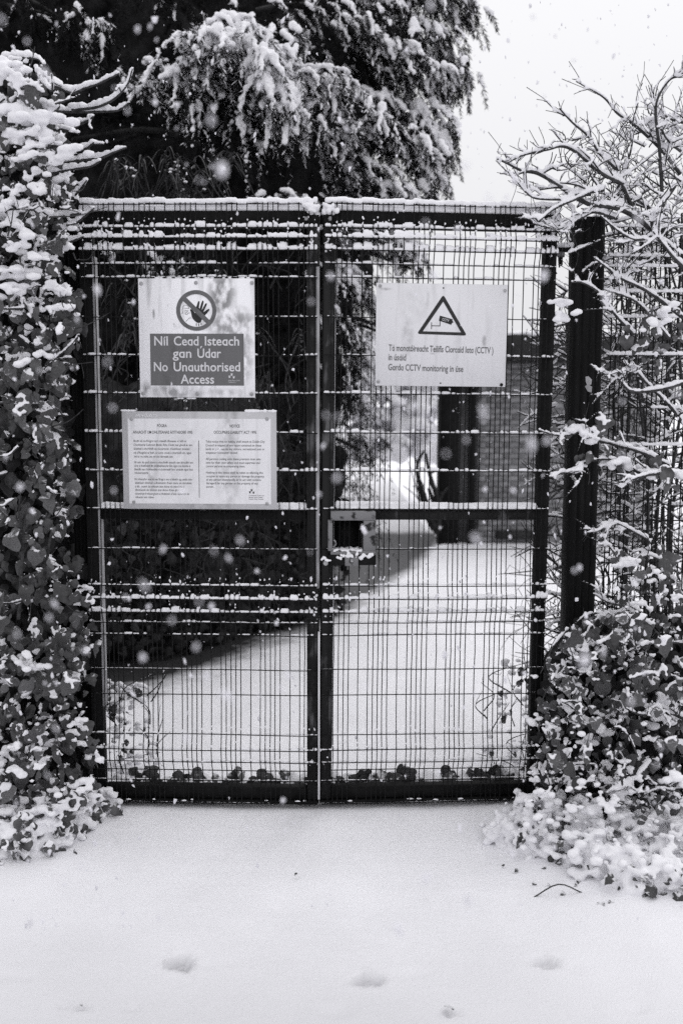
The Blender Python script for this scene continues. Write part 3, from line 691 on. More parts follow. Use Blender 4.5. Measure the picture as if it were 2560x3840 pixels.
for t_, xa, xb, bs, rt in (('Tá monatóireacht Teilifís Ciorcaid Iata (CCTV )', 228, 1350, 833, .9), ('in úsáid', 225, 413, 937, .9), ('Garda CCTV monitoring in úse', 225, 1030, 1048, .9)):
    S3.text(t_, C3(xa, 0)[0], C3(xb, 0)[0], C3(0, bs)[1], 23.5, 'print_grey', .002, .016, rot=rt)
for q in ((127, 122), (1460, 150), (120, 1180)): S3.bolt(*C3(*q), r=.0075)
for q in ((800, 133), (788, 1188)): S3.bolt(*C3(*q), r=.004, m='print_black', d=.002)
S3.bolt(*C3(1447, 1200), r=.0075, m='metal')

# ------------------------------------------------------------------ posts, hinge, side fence
def grooved_post(name, px0, px1, pytop, Yp, label, lean=0.0):
    x0, x1 = at(px0, 1700, Yp).x, at(px1, 1700, Yp).x; W_ = x1 - x0; H_ = at(1280, pytop, Yp).z
    r_ = empty(name, (x0, Yp, 0), 0, label, 'post'); mb = MB()
    # plan outline with shallow grooves on the face towards the camera
    pl = [(0, .012), (.012, 0)]
    for g in (.3, .55, .78): pl += [(W_ * g - .005, 0), (W_ * g - .002, .006), (W_ * g + .002, .006), (W_ * g + .005, 0)]
    pl += [(W_ - .012, 0), (W_, .012), (W_, W_ - .012), (W_ - .012, W_), (.012, W_), (0, W_ - .012)]
    n_ = len(pl); zz = np.concatenate([[-.05], np.linspace(.2, H_ - .01, 14), [H_]])
    v = []
    for k_, z_ in enumerate(zz):
        for q, (a_, b_) in enumerate(pl):
            s_ = .985 if k_ == len(zz) - 1 else 1
            v.append(((a_ - W_ / 2) * s_ + W_ / 2 + .0015 * math.sin(z_ * 9 + a_ * 30) + lean * z_, b_ + .001 * math.sin(z_ * 7 + q), z_))
    f = [(k_ * n_ + q, k_ * n_ + (q + 1) % n_, (k_ + 1) * n_ + (q + 1) % n_, (k_ + 1) * n_ + q) for k_ in range(len(zz) - 1) for q in range(n_)]
    mb.add(v, f); mb.f.append(np.array([[(len(zz) - 1) * n_ + q for q in range(n_)]])); mb.build('shaft', 'post', r_, False)
    return r_, W_, H_
M['post'] = mat('black_post', 0.005, 0.012, 0.65, 12, 6, .4, .7, bump=0.5, bscale=30, stretch=(3, 3, .3), spec=.12, bdist=.003)
rp, W_, H_ = grooved_post('gate_post', 2136, 2246, 812, 4.68, 'thick black grooved gate post with hinge pin and torn sticker')
B = Blobs()
for q in range(30): B.put((rng.uniform(0, W_), rng.uniform(.01, W_), H_ + .004), (.02, .02, rng.uniform(.008, .016)))
B.build('snow', .006, rp, lump=.002, lscale=90, sub=1)
def loc(root, px, py, dy): 
    v = at(px, py, root.location.y + dy) - root.location; return v
c_ = loc(rp, 2204, 1440, -.002); mb = MB()
pts = [(-.014, .034), (.0, .036), (.016, .02), (.014, -.002), (.004, -.005), (.018, -.012), (.016, -.04), (-.002, -.034), (-.016, -.01), (-.006, -.004), (-.012, .01)]
mb.v.append(np.array([(c_.x + a_, -.0025, c_.z + b_) for a_, b_ in pts])); mb.n = len(pts); mb.f.append(np.array([list(range(len(pts) - 1, -1, -1))]))
mb.build('torn_sticker', 'edge', rp, False)
# hinge: bracket on the post, pin, ring on the gate
h0 = loc(rp, 2105, 930, -.0); h1 = loc(rp, 2160, 930, 0)
mb = MB(); mb.box(h0.x - .008, h1.x + .02, .03, .075, h0.z - .009, h0.z + .009, .002); mb.build('hinge_bracket', 'metal', rp, False)
ring = MB(); tube(ring, [(h0.x + .008, .05, h0.z - .012), (h0.x + .008, .05, h0.z - .034)], .017, 12); ring.build('hinge_collar', 'peel', rp)
pin = MB(); tube(pin, [(h0.x + .008, .05, h0.z - .033), (h0.x + .008, .05, h0.z - .07), (h0.x + .008, .05, h0.z - .073)], [.0085, .0085, .006], 10); pin.build('hinge_pin', 'metal', rp)
arm = MB(); arm.box(h0.x - .055, h0.x + .0, .04, .06, h0.z - .03, h0.z - .014, .002); arm.build('hinge_arm', 'peel', rp, False)
B = Blobs()
for q in range(40): B.put((rng.uniform(h0.x - .004, h1.x), .05 + rng.normal() * .008, h0.z + .018), (.018, .018, .015))
B.build('hinge_snow', .004, rp, lump=.001, lscale=150, sub=1)
sb = loc(rp, 2036, 1560, 0)
lp, _, _ = grooved_post('gate_post', 268, 330, 800, 4.62, 'slim black gate post half hidden by the tall ivy')

fpx0 = 2262
fx0 = at(fpx0, 1700, 4.78).x; FW = .62
fp = empty('fence_panel', (fx0, 4.78, 0), R(2), 'black mesh fence panel behind snowy twigs beside the thick post', 'fence')
FR = [850, 905, 960, 1000, 1095, 1190, 1330, 1530, 1670, 1760, 1955, 2110, 2240, 2400, 2480]
for py in FR:
    z_ = at(1280, py, 4.78).z; mb = MB(); tube(mb, [(0, 0, z_), (FW / 2, 0, z_ + .003), (FW, 0, z_ + .001)], .0034, 6); mb.build('horizontal_wire', 'wire', fp)
zt_ = at(1280, 845, 4.78).z; mb = MB(); tube(mb, [(0, 0, .02), (0, 0, 1.0), (.001, 0, 1.7), (0, 0, zt_)], .0032, 6); vm = mb.mesh('vertical_wire'); vm.materials.append(M['wire'])
u_ = .02
k_ = 0
while u_ < FW:
    o = link(bpy.data.objects.new('vertical_wire', vm), fp); o.location = (u_, .006, 0); u_ += (.0227 if k_ % 6 < 4 else .045); k_ += 1
B = Blobs()
for py in FR[:9]:
    z_ = at(1280, py, 4.78).z; x_ = 0.0
    while x_ < FW:
        if vnoise(np.array([[x_, z_, 0]]), 12, 9)[0] > -.4: g = rng.uniform(.007, .014); B.put((x_, -.002, z_ + g * .6), (.010, g * .7, g))
        x_ += .008
B.build('snow', .005, fp, lump=.001, lscale=200, sub=1)

# ------------------------------------------------------------------ plants: leaves
def leaf_variant(kind, seed):
    r2 = np.random.default_rng(seed)
    if kind == 0: half = [(.20, -.10), (.43, .05), (.50, .26), (.33, .42), (.36, .60), (.17, .80)]
    elif kind == 1: half = [(.22, -.12), (.45, .02), (.53, .28), (.44, .55), (.24, .82)]
    else: half = [(.14, .03), (.30, .2), (.35, .42), (.28, .66), (.13, .88)]
    half = [(a * (1 + r2.normal() * .07), b + r2.normal() * .025) for a, b in half]
    pts = [(0, 0)] + half + [(0, 1)] + [(-a * (1 + r2.normal() * .07), b + r2.normal() * .02) for a, b in half[::-1]]
    cl = np.array([pts[-1]] + pts + [pts[0], pts[1]]); sm = []
    for q in range(1, len(cl) - 2):
        p0, p1, p2, p3 = cl[q - 1:q + 3]
        sm += [tuple(p1), tuple(.5 * (p1 + p2) + .0625 * (p1 + p2 - p0 - p3))]
    pts = sm
    cup = r2.uniform(-.55, .30); curl = r2.uniform(.05, .75)
    def zz(x, y): return cup * abs(x) * 1.3 - curl * y * y * .55 + r2.normal() * .012 + .03 * math.sin(y * 9 + x * 7 + seed)
    V = [(0, .3, .05), (0, .62, zz(0, .62) + .04)] + [(x, y, zz(x, y)) for x, y in pts]
    n_ = len(pts); F_ = []
    for q in range(n_):
        a_, b_ = 2 + q, 2 + (q + 1) % n_
        c0 = 0 if (pts[q][1] + pts[(q + 1) % n_][1]) / 2 < .5 else 1
        F_.append((c0, a_, b_))
        c1 = 0 if (pts[(q + 1) % n_][1] + pts[(q + 2) % n_][1]) / 2 < .5 else 1
        if c0 != c1: F_.append((c0, b_, c1))
    return np.array(V), np.array(F_)[:, ::-1]
LEAVES = [leaf_variant(k_, 10 * k_ + s_) for k_ in (0, 1, 2) for s_ in range(3)]
LMESH = []
for V, F_ in LEAVES:
    mb = MB(); mb.add(V, F_); me = mb.mesh('leaf'); me.materials.append(M['ivy']); LMESH.append(me)

def put_leaves(parent, pos, size, tips, norms, n_parts=280, mass_name='foliage', mass_mat='ivy', part_mat=None):
    """the leaves that show largest become parts of their own, the rest one mass"""
    pos = np.asarray(pos); order = np.argsort(pos[:, 1] - size * 2.0); base = np.array(parent.location)
    mb = MB()
    for rank, q in enumerate(order):
        Mx = frame_of(tips[q], norms[q]); k_ = rng.integers(len(LEAVES)); s_ = size[q]
        if rank < n_parts:
            o = link(bpy.data.objects.new('leaf', LMESH[k_]), parent)
            if part_mat: o.material_slots[0].link = 'OBJECT'; o.material_slots[0].material = M[part_mat]
            M4 = Matrix([[*(Mx[r_] * s_), pos[q][r_] - base[r_]] for r_ in range(3)] + [[0, 0, 0, 1]]); o.matrix_local = M4
        else:
            V, F_ = LEAVES[k_]; mb.add((V * s_) @ Mx.T + pos[q] - base, F_)
    if mb.n: tag(mb.build(mass_name, mass_mat, parent), kind='stuff')

def pads(B, pos, size, tips, norms, prob, thick=1.0):
    """crusts of snow lying on the upper part of single leaves"""
    for q in range(len(pos)):
        if rng.random() > prob[q]: continue
        Mx = frame_of(tips[q], norms[q]); s_ = size[q]; nv = Mx[:, 2] if Mx[2, 2] > 0 else -Mx[:, 2]
        lim = rng.uniform(.25, .95); k_ = int(9 + 12 * lim)
        sidew = rng.uniform(-.2, .2)
        for _ in range(k_):
            a, b = rng.uniform(-.40, .40) + sidew, rng.uniform(-.08, lim)
            rr = s_ * rng.uniform(.07, .155) * thick
            B.put(pos[q] + Mx @ np.array([a * s_, b * s_, -.12 * b * b * s_]) + nv * rr * .35 + np.array([0, 0, rr * .35]), (rr * 1.1, rr * 1.1, rr * .8))

def interp_poly(pts, y):
    a = np.array(pts, float); return np.interp(y, a[:, 1], a[:, 0])

def leaf_dirs(n, out=(0, -1, .35), spread=.55, droop=1.0):
    nn = np.array(out)[None] + rng.normal(size=(n, 3)) * spread
    tt = np.stack([rng.normal(size=n) * .55, -.25 + rng.normal(size=n) * .35, -droop + rng.normal(size=n) * .35], -1)
    return tt, nn

def shift(B, base):
    B.c = [c - base for c in B.c]

class Shrub:
    def __init__(s): s.wood = MB(); s.snow = Blobs(); s.own = []
    def twig(s, pts, r0, r1, snow, kids=3, depth=1, keep=.93, kidlen=.16, up=None, sides=6):
        p = catmull(pts, 5); n_ = len(p)
        p = p + np.stack([vnoise(p, 18, 1), vnoise(p, 18, 2), vnoise(p, 18, 3)], -1) * .006
        rad = np.linspace(r0, r1, n_); tube(s.wood, p, rad, sides)
        if snow > 0:
            s.snow.along(p, np.linspace(snow, snow * .5, n_), step=.7, up=.85, keep=keep, zs=.85)
        if depth > 0:
            for _ in range(kids):
                i_ = rng.integers(1, n_ - 1); d = p[min(i_ + 1, n_ - 1)] - p[i_ - 1]; d /= np.linalg.norm(d) + 1e-9
                e = d * .8 + rng.normal(size=3) * np.array([.6, .5, .55]) + np.array([0, 0, .22]); e /= np.linalg.norm(e)
                L = kidlen * rng.uniform(.5, 1.25); bend = rng.normal(size=3) * .35
                q = [p[i_], p[i_] + e * L * .5, p[i_] + (e + bend * .6) * L]
                s.twig(q, rad[i_] * .65, r1 * .7, snow * .72, max(1, kids - 1), depth - 1, keep, kidlen * .6, sides=5)
    def px(s, pts, Yv, r0, r1, snow, conv=None, **k):
        P_ = []
        yv = Yv if hasattr(Yv, '__len__') else (Yv, Yv)
        for q, (a, b) in enumerate(pts):
            if conv: a, b = conv(a, b)
            f_ = q / max(1, len(pts) - 1); P_.append(at(a, b, yv[0] + (yv[1] - yv[0]) * f_)[:])
        own = k.pop('own', False); keepw = s.wood
        if own: s.wood = MB()
        s.twig(np.array(P_), r0, r1, snow, **k)
        if own: s.own.append(s.wood); s.wood = keepw
    def branches(s, base, parent, name='branch', m='bark'):
        for w_ in s.own: w_.v = [v - base for v in w_.v]; w_.build(name, m, parent)

cA = lambda a, b: (a * .816, b * .816)
cB = lambda a, b: (1280 + a * .816, b * .816)
cD = lambda a, b: (1280 + a * .816, 700 + b * .816)
cF = lambda a, b: (1280 + a * .816, 1500 + b * .816)
cH = lambda a, b: (1280 + a * .816, 2300 + b * .816)
cC = lambda a, b: (a * .816, 700 + b * .816)

# ---- tall ivy on the left
base = np.array([-1.5, 4.2, 0.0])
ivy = empty('ivy_hedge', base, 0, 'tall snow-laden ivy column in front of the slim gate post', 'ivy')
edge = [(110, 130), (190, 260), (240, 480), (230, 600), (285, 760), (275, 1000), (310, 1150), (315, 1300), (265, 1450), (255, 1700), (300, 1850), (285, 2050), (345, 2250), (355, 2400), (330, 2600), (350, 2800), (370, 2950), (390, 3050)]
def hedge_points(n, ylo, yhi, Y0, Y1, x_lo=-160):
    py = rng.uniform(ylo, yhi, n); ex_ = interp_poly(edge, py); f_ = rng.random(n) ** .8
    px = x_lo + (ex_ - x_lo) * f_ + rng.normal(size=n) * 12
    Yv = Y0 + (Y1 - Y0) * rng.random(n) + .10 * (px > ex_ - 60)
    return atn(px, py, Yv)
pos = np.concatenate([hedge_points(470, 240, 1450, 4.02, 4.55), hedge_points(520, 1350, 2500, 4.02, 4.6), hedge_points(400, 2350, 3060, 3.95, 4.55)])
tt, nn = leaf_dirs(len(pos), (0, -1, .4), .75); size = .028 + .066 * rng.random(len(pos)) ** 2.2
put_leaves(ivy, pos, size, tt, nn, 290)
PADL = (pos, size, tt, nn)
# dense interior of stems and smaller leaves
pos2 = np.concatenate([hedge_points(1300, 260, 3080, 4.5, 4.66)]); tt2, nn2 = leaf_dirs(len(pos2)); 
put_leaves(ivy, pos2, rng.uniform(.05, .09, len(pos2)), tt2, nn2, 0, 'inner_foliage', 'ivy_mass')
core = Blobs()
for py in np.arange(480, 3100, 60):
    xe = float(interp_poly(edge, py))
    for px in np.arange(-420, xe - 70, 70): core.put(np.array(at(px + rng.normal() * 12, py + rng.normal() * 12, 4.80 + rng.normal() * .05)) - base, rng.uniform(.09, .15))
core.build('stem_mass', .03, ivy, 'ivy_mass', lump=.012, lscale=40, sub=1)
S = Shrub()
for pts, y in (([(330, 505), (450, 495), (530, 450), (590, 390), (615, 315)], 4.3), ([(230, 380), (330, 430), (400, 400), (480, 370), (550, 335)], 4.25), ([(250, 505), (440, 515), (540, 510), (600, 470)], 4.35),
               ([(200, 775), (380, 740), (460, 730), (530, 700), (580, 680)], 4.3), ([(220, 800), (400, 770), (460, 740)], 4.28), ([(20, 270), (100, 265), (170, 270), (200, 300)], 4.2), ([(170, 320), (200, 380), (240, 420), (236, 340)], 4.25),
               ([(300, 960), (360, 880), (400, 830)], 4.3), ([(270, 1080), (360, 1020), (430, 960)], 4.28), ([(330, 600), (400, 560), (430, 535)], 4.3), ([(300, 700), (390, 690), (430, 660)], 4.3), ([(60, 480), (110, 400), (130, 370)], 4.2), ([(120, 620), (260, 600), (360, 620)], 4.2), ([(250, 1130), (330, 1110), (385, 1090)], 4.25), ([(260, 1010), (330, 990), (370, 985)], 4.3), ([(240, 860), (310, 850), (340, 860)], 4.22)):
    S.px(pts, (y + .15, y - .02), .007, .003, .016, conv=cA, kids=1, depth=1, kidlen=.07, keep=.97, own=True)
for pts, y in (([(60, 610), (200, 560), (255, 458)][::1], 4.2), ([(90, 1000), (100, 800), (105, 640), (120, 480)], 4.15), ([(190, 890), (220, 700), (240, 590)], 4.2), ([(0, 1000), (80, 940), (105, 880)], 4.15)):
    S.px([(a, 1500 + b * .816) if False else (a * .816, 1500 + b * .816) for a, b in pts], y, .008, .005, 0, kids=1, depth=1)
for _ in range(80):                                   # thin bare stems and hanging runners
    py = rng.uniform(250, 2600); x_ = rng.uniform(-40, float(interp_poly(edge, py))); y_ = rng.uniform(4.0, 4.3)
    d = rng.normal(size=2) * np.array([90, 60]); S.px([(x_, py), (x_ + d[0] * .5, py + d[1] * .5 + 15), (x_ + d[0], py + d[1])], y_, .0035, .0015, .008 if rng.random() < .5 else 0, kids=1, depth=1, kidlen=.08)
B = S.snow
# lumps of snow resting on the leaves
def lumps(B, n, ylo, yhi, Y0, Y1, r0, r1, flat=.62, pts=None):
    P_ = hedge_points(n, ylo, yhi, Y0, Y1) if pts is None else pts
    for c in P_:
        k_ = rng.integers(2, 6); r_ = rng.uniform(r0, r1)
        for _ in range(k_):
            o_ = rng.normal(size=3) * np.array([.8, .5, .35]) * r_
            o_[2] -= abs(o_[0]) * .3
            rr = r_ * rng.uniform(.45, 1.0); B.put(c + o_, (rr, rr * .85, rr * flat))
zl = PADL[0][:, 2]; pads(B, *PADL, np.interp(zl, [0, .25, .55, .95, 1.35, 1.95, 2.3, 2.7, 3.3], [.7, .5, .3, .12, .10, .28, .62, .75, .9]))
lumps(B, 55, 220, 1000, 4.02, 4.35, .012, .034)
for (a, b, r_) in ((60, 400, .07), (160, 430, .075), (60, 500, .06), (210, 520, .055), (270, 560, .05), (30, 240, .055), (80, 700, .05), (130, 900, .065), (70, 1000, .055), (150, 960, .045), (200, 1080, .04), (230, 1140, .04), (40, 1080, .05), (20, 290, .05), (120, 560, .045), (40, 830, .05), (70, 760, .05)):
    c = np.array(at(a, b, 4.08))
    r_ *= .9
    for _ in range(9): o_ = rng.normal(size=3) * np.array([.9, .5, .3]) * r_; o_[2] -= abs(o_[0]) * .35; rr = r_ * rng.uniform(.3, .7); B.put(c + o_, (rr * 1.2, rr * .8, rr * .6))
lumps(B, 30, 1000, 1420, 4.02, 4.35, .012, .03)
lumps(B, 12, 1400, 2350, 4.02, 4.4, .006, .014)
P_ = hedge_points(60, 1250, 2500, 4.25, 4.4, 0); P_ = P_[P_[:, 0] > -1.28]; lumps(B, 0, 0, 0, 0, 0, .012, .024, pts=P_)
lumps(B, 30, 2420, 2800, 3.95, 4.35, .012, .03)
lumps(B, 50, 2750, 3060, 3.92, 4.3, .012, .032)
# snowed-over growth at the foot
foot = []
for _ in range(300):
    px = rng.uniform(-80, 420); lim = np.interp(px, [-80, 120, 250, 330, 420], [3250, 3235, 3190, 3120, 3040]); py = rng.uniform(2960 if px > 150 else 3020, lim)
    g = gnd(px, min(py + rng.uniform(40, 190), lim)); foot.append((g.x, g.y, max(at(px, py, g.y).z, .015)))
foot = np.array(foot); lumps(B, 0, 0, 0, 0, 0, .012, .034, pts=foot)
tt, nn = leaf_dirs(150, (0, -.8, .5)); sel = foot[rng.integers(0, len(foot), 150)] + rng.normal(size=(150, 3)) * np.array([.03, .03, .02]) + np.array([0, -.03, 0])
put_leaves(ivy, sel, rng.uniform(.035, .065, 150), tt, nn, 0, 'foot_foliage', 'ivy'); pads(B, sel, np.full(150, .05), tt, nn, np.full(150, .5))
shift(B, base); S.wood.v = [v - base for v in S.wood.v]
S.branches(base, ivy); tag(S.wood.build('stems', 'bark', ivy), kind='stuff'); B.build('snow', .0062, ivy, lump=.0028, lscale=110, sub=1, soft=3)

# ---- bare shrub on the right, over and behind the side fence
base = np.array([1.75, 4.9, 0.0])
bs = empty('bare_shrub', base, 0, 'tall bare shrub with snow-lined branches rising behind the side fence', 'shrub')
S = Shrub()
main = [([(1568, 1180), (1400, 1040), (1270, 965), (1140, 945), (1055, 900), (1000, 860), (905, 805), (830, 790), (765, 757), (715, 735)], 4.5, .013),
        ([(1290, 850), (1180, 790), (1070, 700), (1010, 675), (950, 690), (830, 720), (760, 757)], 4.5, .009),
        ([(1330, 950), (1290, 860), (1260, 780), (1190, 710), (1130, 630), (1060, 570), (1000, 500)], 4.6, .010),
        ([(1560, 800), (1480, 700), (1400, 620), (1330, 560), (1270, 520), (1215, 455), (1160, 415)], 4.7, .010),
        ([(1480, 1000), (1460, 700), (1450, 600), (1450, 470), (1510, 370), (1568, 350)], 4.6, .010),
        ([(1230, 960), (1250, 900), (1290, 800), (1330, 680), (1340, 560), (1360, 470)], 4.65, .008),
        ([(1140, 900), (1060, 905), (1030, 920), (900, 915), (850, 880)], 4.45, .008),
        ([(1200, 880), (1140, 890), (1050, 930), (960, 970), (905, 1020)], 4.45, .009),
        ([(1530, 850), (1450, 960), (1430, 1060), (1380, 1100), (1300, 1080), (1190, 990)], 4.45, .010),
        ([(1568, 1230), (1500, 1150), (1430, 1060)], 4.5, .010),
        ([(1568, 700), (1500, 640), (1450, 560)], 4.7, .007), ([(1568, 560), (1500, 540), (1470, 500)], 4.7, .007),
        ([(1540, 480), (1530, 580), (1500, 700), (1460, 860)], 4.75, .008),
        ([(1100, 1000), (1030, 1030), (960, 1050), (930, 1050)], 4.5, .007), ([(1260, 1010), (1160, 980), (1090, 1010), (1000, 1040)], 4.5, .008)]
for pts, y, r_ in main: S.px(pts, (y + .12, y - .05), r_, r_ * .3, .0125, conv=cB, kids=6, depth=2, kidlen=.14, keep=.95, own=True)
for pts, cv, y, r_ in (([(1340, 680), (1300, 630), (1240, 560), (1180, 490), (1110, 445), (1060, 440)], cD, 4.5, .008), ([(1568, 900), (1450, 935), (1330, 940), (1260, 880), (1200, 860), (1140, 820)], cD, 4.45, .009),
                       ([(1500, 300), (1400, 250), (1300, 220), (1180, 190), (1100, 150), (1060, 160), (990, 165), (905, 140)], cF, 4.4, .009), ([(1568, 345), (1430, 340), (1320, 380), (1250, 280), (1120, 290), (1060, 330), (960, 350)], cF, 4.38, .010),
                       ([(1568, 345), (1450, 335), (1370, 350), (1310, 385)], cF, 4.3, .011), ([(1370, 950), (1300, 945), (1230, 930), (1160, 890)], cF, 4.35, .007), ([(1350, 950), (1250, 990), (1160, 1020), (1110, 1090), (1050, 1130)], cF, 4.32, .008),
                       ([(1400, 215), (1340, 210), (1270, 160), (1180, 190), (1110, 230), (1040, 215)], cH, 4.25, .010), ([(1568, 480), (1500, 450), (1440, 430), (1380, 465), (1300, 435)], cH, 4.1, .010), ([(1400, 690), (1360, 750), (1310, 800)], cH, 4.05, .007),
                       ([(1568, 1090), (1500, 1000), (1400, 900), (1330, 840), (1240, 860)], cD, 4.6, .009), ([(1500, 700), (1420, 600), (1330, 520), (1210, 480)], cD, 4.62, .009), ([(1568, 600), (1400, 480), (1280, 420), (1160, 330)], cD, 4.55, .010),
                       ([(1400, 640), (1330, 600), (1260, 570), (1190, 590)], cF, 4.5, .007), ([(1500, 760), (1400, 720), (1320, 760), (1240, 700), (1180, 600)], cF, 4.5, .008)):
    S.px(pts, (y + .1, y - .04), r_, r_ * .3, .0125, conv=cv, kids=5, depth=2, kidlen=.11, keep=.94, own=True)
# thicket behind the fence and in the slit between stile and post
for _ in range(620):
    px = rng.uniform(2050, 2680); py = rng.uniform(700 if px > 2250 else 1080, 2480); Yv = rng.uniform(4.83, 5.7)
    a = rng.normal() * .9 + (math.pi if rng.random() < .5 else 0); L = rng.uniform(60, 190); up = rng.uniform(-.9, .6)
    S.px([(px, py), (px + math.cos(a) * L * .5, py + up * L * .4), (px + math.cos(a) * L, py + up * L + rng.normal() * 20)], Yv, rng.uniform(.003, .007), .0018, rng.uniform(.006, .013) if rng.random() < .75 else 0, kids=2, depth=1, kidlen=.12, keep=.95, sides=5)
for _ in range(330):
    px = rng.uniform(2060, 2720); py = rng.uniform(850 if px > 2270 else 1150, 2500); a = rng.uniform(0, 6.28); L = rng.uniform(90, 260)
    S.px([(px, py), (px + math.cos(a) * L * .5 + rng.normal() * 15, py + math.sin(a) * L * .5), (px + math.cos(a) * L, py + math.sin(a) * L)], rng.uniform(5.0, 6.8), rng.uniform(.003, .009), .002, 0, kids=2, depth=1, kidlen=.2, sides=4)
for _ in range(16):                                    # upright stems
    px = rng.uniform(2280, 2640); S.px([(px, 2600), (px + rng.normal() * 25, 1900), (px + rng.normal() * 50, 1300), (px + rng.normal() * 80, 800)], rng.uniform(4.9, 5.5), rng.uniform(.008, .016), .004, 0, kids=2, depth=1, own=True)
for _ in range(150):                                   # fine snowy twigs through the top of the shrub
    px = rng.uniform(2080, 2640); py = rng.uniform(np.interp(px, [2080, 2250, 2560], [620, 520, 430]), 1050); a = rng.uniform(-2.6, -.4); L = rng.uniform(50, 150)
    S.px([(px, py), (px + math.cos(a) * L * .5, py + math.sin(a) * L * .35), (px + math.cos(a) * L + rng.normal() * 15, py + math.sin(a) * L * .8)], rng.uniform(4.5, 5.3), rng.uniform(.002, .0045), .0014, rng.uniform(.005, .011), kids=2, depth=1, kidlen=.07, keep=.9, sides=5)
for _ in range(26):                                    # buds and tiny twigs seen against the sky
    px = rng.uniform(2090, 2560); py = rng.uniform(420, 760); S.px([(px, py), (px + rng.normal() * 12, py - 35), (px + rng.normal() * 30, py - rng.uniform(50, 100))], rng.uniform(4.5, 4.8), .0032, .0016, .006, kids=2, depth=1, kidlen=.05)
shift(S.snow, base); S.wood.v = [v - base for v in S.wood.v]
S.branches(base, bs); tag(S.wood.build('twigs', 'bark', bs), kind='stuff'); S.snow.build('snow', .0068, bs, lump=.002, lscale=110, sub=1, soft=1)

# ---- ivy bush at the right foot
base = np.array([1.35, 4.3, 0.0])
rb = empty('ivy_bush', base, 0, 'dark ivy bush with drooping leaves at the foot of the side fence', 'ivy')
def rb_points(n, Y0, Y1, ylo=2300, yhi=3080):
    py = rng.uniform(ylo, yhi, n); lo_ = np.interp(py, [2300, 2450, 2600, 2850, 3000, 3080], [2180, 2060, 2020, 2010, 1980, 1960]); px = lo_ + (2660 - lo_) * rng.random(n)
    return atn(px, py, Y0 + (Y1 - Y0) * rng.random(n) + .0 * px)
pos = np.concatenate([rb_points(560, 3.98, 4.55), np.array([at(rng.uniform(2330, 2560), rng.uniform(1120, 1400), 4.45)[:] for _ in range(22)]), np.array([at(rng.uniform(2290, 2560), rng.uniform(2020, 2400), rng.uniform(4.2, 4.4))[:] for _ in range(55)]),
                      np.array([at(rng.uniform(2060, 2330), rng.uniform(1560, 1800), 4.4)[:] for _ in range(20)]), np.array([at(rng.uniform(2350, 2560), rng.uniform(1680, 1850), 4.35)[:] for _ in range(14)])])
tt, nn = leaf_dirs(len(pos), (0, -1, .3), .75, 1.2); size = .028 + .055 * rng.random(len(pos)) ** 2.2
put_leaves(rb, pos, size, tt, nn, 290)
PADR = (pos, size, tt, nn)
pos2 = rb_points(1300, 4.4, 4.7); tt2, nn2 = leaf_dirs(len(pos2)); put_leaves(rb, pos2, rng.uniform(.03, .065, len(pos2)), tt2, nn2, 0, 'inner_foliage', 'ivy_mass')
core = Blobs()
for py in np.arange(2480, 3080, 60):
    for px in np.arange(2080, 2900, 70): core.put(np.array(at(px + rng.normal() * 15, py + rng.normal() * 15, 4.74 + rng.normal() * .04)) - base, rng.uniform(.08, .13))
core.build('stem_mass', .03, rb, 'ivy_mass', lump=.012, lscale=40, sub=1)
S = Shrub()
for _ in range(40):
    px = rng.uniform(2040, 2600); py = rng.uniform(2350, 3000); d = rng.normal(size=2) * np.array([90, 70])
    S.px([(px, py), (px + d[0] * .5, py + d[1] * .5 - 20), (px + d[0], py + d[1])], rng.uniform(3.98, 4.25), .004, .0018, .010 if rng.random() < .6 else 0, kids=1, depth=1, kidlen=.08)
B = S.snow
pads(B, *PADR, np.interp(PADR[0][:, 2], [0, .2, .45, .7, 1.2, 2.5], [.95, .85, .6, .4, .45, .6]))
P_ = rb_points(90, 3.98, 4.4, 2330, 3060); lumps(B, 0, 0, 0, 0, 0, .009, .024, pts=P_)
P_ = rb_points(70, 3.9, 4.2, 2900, 3080); lumps(B, 0, 0, 0, 0, 0, .016, .034, pts=P_)
P_ = np.array([at(rng.uniform(1995, 2200), rng.uniform(2450, 2900), 4.25)[:] for _ in range(30)]); lumps(B, 0, 0, 0, 0, 0, .013, .026, pts=P_)
P_ = np.array([at(rng.uniform(2290, 2560), rng.uniform(2060, 2330), 4.2)[:] for _ in range(16)]); lumps(B, 0, 0, 0, 0, 0, .014, .03, pts=P_)
for (a, b, r_) in ((2150, 1600, .05), (2190, 1630, .045), (2330, 1720, .05), (2290, 1740, .04), (2480, 1760, .05), (2350, 2100, .04), (2440, 2180, .045), (2500, 2690, .05), (2440, 2660, .05), (2480, 2620, .045), (2200, 2780, .04), (2240, 2740, .045), (2520, 1150, .04), (2440, 1210, .04), (2120, 1180, .045), (2100, 1130, .04)):
    c = np.array(at(a, b, 4.25 if b > 2000 else 4.4))
    for _ in range(7): o_ = rng.normal(size=3) * np.array([.8, .5, .35]) * r_; o_[2] -= abs(o_[0]) * .35; rr = r_ * rng.uniform(.35, .75); B.put(c + o_, (rr, rr * .8, rr * .6))
shift(B, base); S.wood.v = [v - base for v in S.wood.v]
tag(S.wood.build('stems', 'bark', rb), kind='stuff'); B.build('snow', .0062, rb, lump=.0028, lscale=110, sub=1, soft=3)

